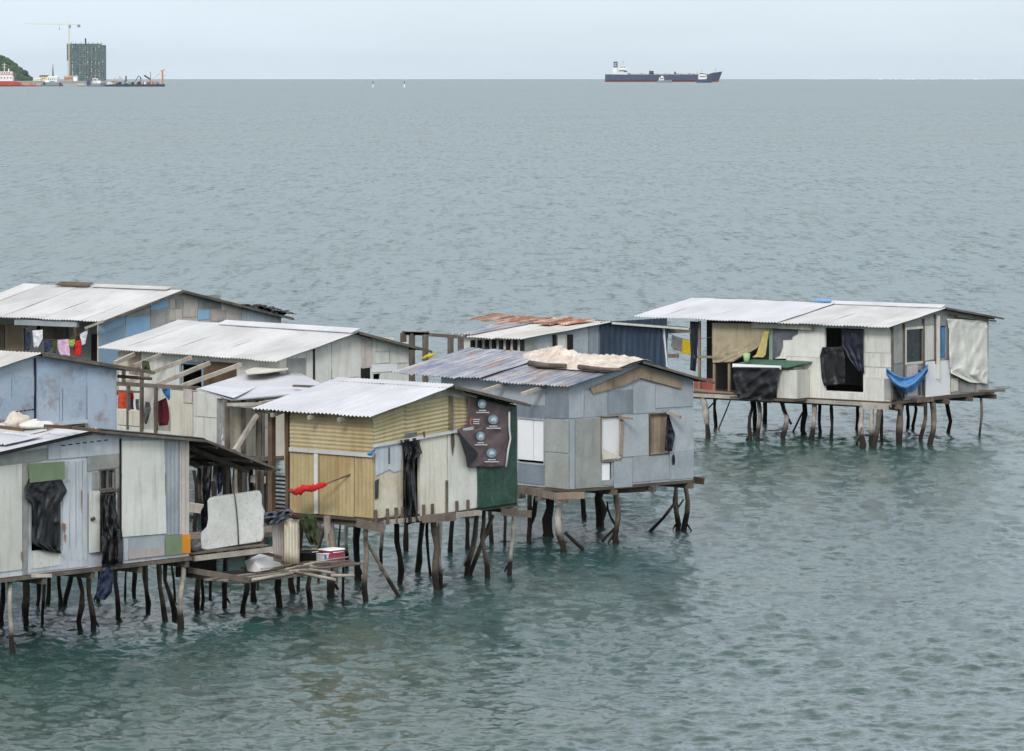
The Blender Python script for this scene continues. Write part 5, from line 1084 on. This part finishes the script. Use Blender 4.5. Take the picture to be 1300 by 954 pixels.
P_('g', 209,228,560,680,'paint_steel' if 0 else 'metal_grey', kind='vribs', off=.02); P_('g', 228,240,560,680,'board_taupe', kind='vribs', off=.02)
P_('g', 156,163,682,712,'board_bluegrey'); P_('g', 163,209,683,711,'metal_grey', label='blue grey board under the tall cream board'); P_('g', 163,209,700,711,'board_taupe', off=.03); P_('g', 210,231,680,706,'paint_green', off=.03, label='sage green board'); P_('g', 231.5,241,679,703,'paint_orange', off=.034, label='orange board at the lower corner')
poly(T, F, 'g', [(36,589),(80,586),(80,608),(37,613)], 'paint_green', off=.06, th=.05, name='awning_board', label='sage green board above the black plastic')
for k in range(7): a=F.G(78+k*9,566.5-k*1.1,.03); mb = MB(); mb.box((a.x,-.032,a.z),(a.x+.11,-.028,a.z+.02)); mb.build('gap', 'dark_room', T)
P_('g', 112,134,553,558,'dark_room', th=.004, name='gap')
fascia(T, pr, -.23, 'wood_grey', .05, segs=[2,3], drop=0.); fascia(T, pr, -.22, 'dark_room', .03, segs=[0,1], drop=.01)
rafters(T, pr, [.6,1.9,3.2,4.6], 'wood_grey', .09, 3, (0,0)); purlins(T, pr, -.2, 6., us=[w+.6, w+1.6, pr[4][0]-.1])
for x,yb in ((287,690),(307,640),(331,680)):
    p = F.Dp(x, 700, 92.5); mb = MB(); mb.beam((p.x,p.y,F.zf-.2),(p.x,p.y,ptop(pr, min(p.x, pr[4][0]-.05))), .1); mb.build('post', 'wood_grey', T)
for k in range(7):      # odd sheets thrown over the front slope
    v0 = random.uniform(-.25, 4.); t0 = random.uniform(.0, .55); t1 = t0+random.uniform(.25, .45); A_2, B_2 = pr[1], pr[2]
    P2 = lambda t: (A_2[0]+(B_2[0]-A_2[0])*t, A_2[1]+(B_2[1]-A_2[1])*t+.03+.012*k)
    a1, b1 = P2(t0), P2(t1); q = MB(); sk = random.uniform(-.2, .2); wv = random.uniform(.7, 1.3); q.corr((a1[0],v0,a1[1]),(a1[0],v0+wv,a1[1]+.02),(b1[0],v0+wv+sk,b1[1]+.02),(b1[0],v0+sk,b1[1]), .1, .018, 5)
    q.build('loose_sheet', ['roof_pale', 'roof_bright', 'board_cream', 'roof_white'][k % 4], T)
rs = MB()
for k in range(3): v0=1.+k*1.5; a,b=pr[2],pr[1]; rs.corr((a[0]-.7,v0,a[1]-.1),(a[0]-.7,v0+1.4,a[1]-.12),(a[0]+.1,v0+1.4,a[1]+.06),(a[0]+.1,v0,a[1]+.06), .085, .012, 4)
rs.build('loose_sheet', 'roof_rust', T)
for x0,y0,x1,y1 in ((-10,541,30,546),(57,541,90,543),(88,543,126,547)): mb = MB(); mb.beam(F.Dp(x0,y0,87.5),F.Dp(x1,y1,87.0), .06); mb.build('roof_batten', 'wood_brown', T)
for a in ((3,3,793,6,'stilt_dark',0),(12,17,829,6,'stilt_pale',-2),(30,33,794,8,'stilt_wood',0),(37,31,781,5,'stilt_dark',0),(47,47,771,5,'stilt_dark',1),(56,54,793,4,'stilt_wood',0),(74,77,771,5,'stilt_dark',0),(95,81,770,6,'stilt_dark',3),
    (98,103,799,7,'stilt_wood',3),(111,117,801,7,'stilt_wood',0),(147,149,786,6,'stilt_wood',0),(160,159,762,3,'stilt_dark',0),(183,187,777,6,'stilt_wood',0),(201,211,792,7,'stilt_wood',-1),(208,222,784,6,'stilt_wood',-2),(217,222,764,3,'stilt_dark',0)): ST(a[0],a[1],a[2],a[3],a[4],mid=a[5])
ST(233,229,800,7,'stilt_pale',br=[(.35,7,8,.6)]); ST(186,187,776,4,'stilt_dark',br=[(.3,10,14,.8)])
ST(125,126,765,5,'stilt_dark'); ST(170,171,760,5,'stilt_dark'); ST(60,61,765,5,'stilt_dark')
tbeam(T, F, 40,731, 66,731, 85, .06, m='wood_pale')
cloth(F, [(37,608,77,608),(31,620,83,618),(32,632,85,624),(41,640,76,640),(41,655,75,655),(41,670,76,672),(41,690,76,695),(60,700,78,703)], F.G, 'tarp_black', 'tarpaulin', 'black plastic sheet filling the opening under the sage green board', 'tarpaulin', amp=.05, freq=3.5, seed=51, nx=28)
cloth(F, [(128,627,147,626),(129,650,147,645),(130,670,150,662),(129,685,155,675),(130,700,156,695),(129,717,156,716)], F.G, 'tarp_black', 'tarpaulin', 'black plastic sheet bulging from the narrow doorway', 'tarpaulin', amp=.11, freq=2.5, seed=52, nx=20)
cloth(F, [(130,716,146,716),(127,728,144,727),(125,740,143,740),(123,750,142,752),(123,760,133,762)], F.G, 'cloth_navy', 'trousers', 'dark trousers dangling below the narrow doorway above the water', 'trousers', amp=.07, freq=1.5, seed=53, nx=12)
mb = MB(); random.seed(8)
def junk(F, px, py, z, r, m, name, label, cat, seed, sz=(1,1,.6)):
    p = F.Hz(px, py, z); mb = MB()
    mb.grid(lambda a, b: (p.x+r*sz[0]*math.cos(a*6.283)*math.sin(b*3.14)*(1+.4*noise.noise((math.cos(a*6.283)*1.3+seed,math.sin(a*6.283)*1.3,b*3))), p.y+r*sz[1]*math.sin(a*6.283)*math.sin(b*3.14)*(1+.4*noise.noise((a*3+seed,b*3,1))), p.z+r*sz[2]*(1+math.cos(b*3.14))*(1+.5*noise.noise((math.cos(a*6.283)+seed,math.sin(a*6.283),b*4)))*.5), 20, 12)
    return mb.build(name, m, None, F, label=label, cat=cat)
zr = pr[2][1]
junk(F, 23, 544, zr+.0, .3, 'tarp_crumple', 'bundle', 'pink beige crumpled bundle on the roof of the near left shack', 'bundle', 3, (1,.8,.9)); junk(F, 47, 545, zr, .32, 'tarp_white', 'bundle', 'pale folded sheet on the roof of the near left shack', 'bundle', 7, (1.2,.8,.5))
# ------------------------------------------------------------------ working platform between the shacks, and what stands on it
F = Pf = Fr(256, 702, 1.42, -6250)
T = thing('stilt_platform', 'ramshackle two level timber platform on crooked posts between the shacks', 'platform', F)
def planks(name, u0, u1, v0, v1, z, n, m='wood_grey', along='u'):
    for k in range(n):
        mb = MB(); j = random.uniform(-.12, .12); dz = random.uniform(-.012, .012)
        if along == 'u': a = v0+(v1-v0)*k/n; mb.box((u0+j,a,z+dz),(u1+random.uniform(-.2,.1),a+(v1-v0)/n-.015,z+dz+.03))
        else: a = u0+(u1-u0)*k/n; mb.box((a,v0+j,z+dz),(a+(u1-u0)/n-.015,v1+random.uniform(-.1,.2),z+dz+.03))
        mb.build(name, m if random.random() < .7 else 'wood_pale', T)
planks('plank', F.G(243,704).x, F.G(345,694).x, -.05, 1.5, 1.40, 9)
zl = .88; ua = F.Hz(306,739,zl); ub = F.Hz(376,725,zl); uc = F.Hz(458,714,zl)
planks('plank', ua.x, ub.x+.2, ua.y, ua.y+1.6, zl-.03, 8); planks('plank', ub.x-.3, uc.x, ub.y-.1, ub.y+1.3, zl-.02, 8)
for q in (((306,739),(372,728)),((372,726),(425,736)),((380,722),(425,728)),((420,731),(450,731))):
    mb = MB(); mb.tube([F.Hz(*q[0],zl+.03),F.Hz(*q[1],zl+.03)], [.035,.03], 6); mb.build('pole', 'wood_pale', T)
random.seed(77)
for k in range(16):
    x0 = random.uniform(312, 400); x1 = x0+random.uniform(25, 60); y0 = 735-(x0-312)*.12-random.uniform(0, 12); y1 = y0-(x1-x0)*random.uniform(-.05, .25)
    mb = MB(); z_ = zl+random.uniform(.02, .1); mb.tube([F.Hz(x0,y0,z_), F.Hz((x0+x1)/2,(y0+y1)/2+random.uniform(-1,1),z_), F.Hz(min(x1,452),y1,z_)], [.022,.02,.014], 5); mb.build('stick', random.choice(['wood_pale', 'wood_grey', 'wood_grey', 'stilt_wood']), T)
for k in range(9):
    x = random.uniform(250, 430); z_ = 1.32 if x < 315 else .82; t0 = random.uniform(.1, 1.2)
    p = F.G(x, 700, -t0); mb = MB(); mb.beam((p.x, t0, z_-random.uniform(.12,.4)), (p.x+.02, t0, z_+.1), .035); mb.build('peg', 'wood_grey', T)
mb = MB(); mb.beam(F.Hz(240,724,1.1),F.Hz(318,737,.95), .1); mb.build('cross_beam', 'wood_grey', T)
mb = MB(); mb.beam((F.G(243,704).x,-.05,1.33),(F.G(345,694).x,-.05,1.33), .08, .1); mb.build('edge_beam', 'wood_pale', T)
mb = MB(); mb.beam(F.G(316,697),F.G(366,709)+Vector((0,.2,0)), .06); mb.build('cross_beam', 'wood_grey', T)
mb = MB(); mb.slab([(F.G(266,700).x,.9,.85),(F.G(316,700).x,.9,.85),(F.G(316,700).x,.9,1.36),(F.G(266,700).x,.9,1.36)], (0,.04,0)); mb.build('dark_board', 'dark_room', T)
for a in ((253,250,777,6,'stilt_wood',0),(256,256,773,4,'stilt_dark',0),(270,267,761,4,'stilt_dark',0),(287,285,771,6,'stilt_dark',0),(315,309,779,7,'stilt_wood',1),(324,322,765,8,'stilt_dark',0),(353,354,773,8,'stilt_dark',0),
    (370,370,754,7,'stilt_dark',0),(380,379,750,4,'stilt_dark',0),(393,394,770,6,'stilt_wood',0)): stilt(T, F, a[0],a[1],a[2],a[3],a[4],mid=a[5], zt=1.36 if a[0] < 320 else .84)
stilt(T, F, 434,427,742,2.5,'wood_grey',zt=2.1,name='pole'); stilt(T, F, 436,435,768,3.5,'stilt_dark',zt=.84)
stilt(T, F, 416,419,752,10,'stilt_pale',zt=1.6)
brace(T, F, 412,670, 401,704, 725, 6)
# foam slab
def rpoly(pts, n=3):
    out = []
    for i in range(len(pts)):
        a, b, c = Vector(pts[i-1]), Vector(pts[i]), Vector(pts[(i+1) % len(pts)])
        for k in range(n):
            q = k/(n-1); out.append(((1-q)**2*(b.lerp(a,.12))+2*q*(1-q)*b+q*q*b.lerp(c,.12)))
    return out
t = thing('foam_block', 'big chunk of pitted white foam tied with cord at the platform edge', 'foam', F); t.location = F.W((0,0,0))
pts = rpoly([(263,633),(329,624),(332,630),(332,641),(335,650),(334.5,683),(332,688),(262,699),(255,697.5),(254.5,677),(262,670),(264,660)])
bm = MB(); P0 = [F.G(x,y,-.12) for x,y in pts]; c = sum(P0, Vector())/len(P0); rings = []
aw = Vector((F.du.y, F.dv.y, 0))
for v, s in ((.0,.972),(.04,1.),(.34,1.),(.4,.96)): rings.append(bm.pts([c+(p-c)*s+aw*(v+.012*noise.noise(p*3)) for p in P0]))
n = len(P0)
for a, b in zip(rings, rings[1:]):
    for i in range(n): j = (i+1) % n; bm.face([a+i,a+j,b+j,b+i], 0, .5, True)
bm.face([rings[0]+n-1-i for i in range(n)], 0, .5); bm.face([rings[-1]+i for i in range(n)], 0, .5); bm.build('slab', 'foam', t)
mb = MB(); mb.tube([F.G(x,y,o) for x,y,o in ((297.5,628,-.6),(297.5,627.5,-.1),(300,645,-.1),(302,670,-.1),(303,694,-.1))], [.013]*5, 6); mb.build('cord', 'rope', t)
# things on the platform
def gz(x, y, o=0.): return F.G(x, y, o)
mb = MB(); q = [gz(367,714,-.1),gz(380,716,-.1),gz(380,658,-.1),gz(362,663,-.1)]; mb.corr(gz(347,712,-.3),gz(362,716,-.3),gz(361,662,-.3),gz(345,664,-.3), .07, .01, 4); mb.build('metal_sheet', 'board_taupe', None, F, solid=.005, label='grey upright corrugated sheet behind the foam block', cat='sheet')
mb = MB(); mb.corr(gz(361,714,-.15),gz(380,716,-.15),gz(380,659,-.15),gz(361,663,-.15), .09, .012, 4); mb.build('metal_sheet', 'board_stained', None, F, solid=.005, label='white upright corrugated sheet with rusty foot beside the green net', cat='sheet')
cloth(F, [(378,657,398,652),(382,662,402,660),(386,675,404,672),(390,685,404,685),(394,692,403,692)], lambda x,y,o: F.G(x,y,o-.1), 'cloth_olive', 'net', 'olive green net draped over the white upright sheet', 'net', amp=.09, freq=2.5, seed=61, nx=16)
cloth(F, [(332,652,368,646),(334,656,372,650),(334,661,368,658),(334,668,356,664)], lambda x,y,o: F.G(x,y,o-.35), 'tarp_grey', 'tarpaulin', 'grey tarpaulin heaped behind the foam block', 'tarpaulin', amp=.14, freq=3.5, seed=62, nx=24)
cloth(F, [(366,654,380,655),(368,658,381,660)], lambda x,y,o: F.G(x,y,o-.15), 'cloth_maroon', 'cloth', 'dark red cloth between the grey tarpaulin and the green net', 'cloth', amp=.05, freq=1.5, seed=63, nx=8)
mb = MB(); a = F.Hz(330,727,zl+.02); b = F.Hz(358,718,zl+.02); mb.hexa([a,b,b+Vector((.0,.35,.0)),a+Vector((0,.35,0))], [a+Vector((-.03,.12,.22)),b+Vector((-.12,.12,.28)),b+Vector((-.1,.42,.26)),a+Vector((0,.42,.2))]); mb.build('foam_sheet', 'plastic_white', None, F, label='white foam box lid leaning at the platform edge', cat='lid')
def tub(px, py, rt, h, m, name, label, mrim=None, rb=.8, zz=None):
    p = F.Hz(px, py, zz or zl+.015); t = thing(name, label, 'tub', F); t.location = F.W(p)
    mb = MB(); mb.tube([(0,0,0),(0,0,h*.5),(0,0,h)], [rt*rb,rt*(rb+1)/2,rt], 20, cap=False); a = mb.pts([(0,0,0)]); k0 = len(mb.v)
    mb.tube([(0,0,.012),(0,0,.02)], [rt*rb*.97,rt*rb*.97], 20); mb.build('bowl', m, t)
    mb = MB(); pts = [(rt*math.cos(a*.314),rt*math.sin(a*.314),h) for a in range(21)]; mb.tube(pts, [.014]*21, 5, cap=False); mb.build('rim', mrim or m, t); return t
tub(393.5, 712.5, .30, .19, 'plastic_black', 'wash_bowl', 'wide black plastic bowl on the lower platform deck'); t = tub(411.5, 713, .24, .18, 'plastic_white', 'wash_bowl', 'small white plastic tub with blue stripes on the platform', 'plastic_white')
for k in range(3): a = -2.3+k*.45; mb = MB(); mb.beam((.225*math.cos(a),.225*math.sin(a),.03),(.245*math.cos(a),.245*math.sin(a),.16), .045, .01); mb.build('stripe', 'plastic_blue', t)
t = thing('cool_box', 'dusty red cool box with a white lid beside the striped tub', 'cool box', F); p = F.Hz(419.5, 714.5, zl+.015); t.location = F.W(p)
mb = MB(); mb.hexa([(0,0,0),(.42,0,0),(.42,.32,0),(0,.32,0)],[(-.01,-.01,.24),(.43,-.01,.24),(.43,.33,.24),(-.01,.33,.24)]); mb.build('body', 'plastic_red', t)
mb = MB(); mb.hexa([(-.02,-.02,.24),(.44,-.02,.24),(.44,.34,.24),(-.02,.34,.24)],[(0,0,.265),(.42,0,.265),(.42,.32,.265),(0,.32,.265)]); mb.build('lid', 'cloth_pink' if 0 else 'plastic_white', t)
mb = MB(); mb.tube([(.05,-.03,.2),(.2,-.05,.2),(.37,-.03,.2)], [.008]*3, 5); mb.build('handle', 'plastic_white', t)
junk(F, 397, 708, zl+.02, .28, 'scrap_fluff', 'straw_heap', 'little heap of dry straw scraps behind the black bowl', 'straw', 4)
junk(F, 263, 691, 1.44, .24, 'tarp_navy', 'sack', 'dark sack slumped behind the notch of the foam block', 'sack', 9, (.6,.6,3.2)); junk(F, 247, 701, 1.44, .17, 'cloth_grey', 'sack', 'grey sack between the orange board and the foam block', 'sack', 12, (.9,.7,1.2))
junk(F, 339, 656, 1.75, .3, 'tarp_crumple', 'rope_coil', 'tangle of reddish and white rope beside the brown post', 'rope', 15) if 0 else None
junk(F, 283, 672, .7, .5, 'tarp_navy', 'net_heap', 'dark heap of nets in the shade beneath the lean to roof', 'net', 17, (1,1,1.2)); junk(F, 293, 655, 1.1, .45, 'cloth_navy', 'sack', 'blue grey sack deep in the shade beneath the lean to roof', 'sack', 18)
F = X_
mb = MB(); mb.box(F.Hz(250,690,.5)-Vector((.2,0,0)), F.Hz(250,690,.5)+Vector((4.,1.2,.1))) ; wk = mb.build('walkway', 'wood_grey', None, F, label='low dark plank walkway in the shade behind the foam block', cat='walkway')
for i,(x0,x1,y0,y1,m,lb) in enumerate(((257,269,590,642,'tarp_black','torn black sheet added to deepen shade under the lean to roof, leftmost of three'),(276,284,592,628,'cloth_navy','dark cloth added to deepen shade under the lean to roof between two black ones'),(296,304,595,640,'tarp_black','narrow black sheet added to deepen shade under the lean to roof beside the thick post'))):  # three dark sheets added to stand for shade under the lean-to
    cloth(F, [(x0,y0,x1,y0+2),(x0-1,(y0+y1)/2,x1-1,(y0+y1)/2),(x0+1,y1,x1-3,y1-4)], lambda x,y,o: F.G(x,y,o-1.), m, 'tarpaulin', lb, 'tarpaulin', amp=.1, freq=1.5, seed=70+i, nx=10)
print('verts', sum(len(o.data.vertices) for o in sc.objects if o.type == 'MESH'))
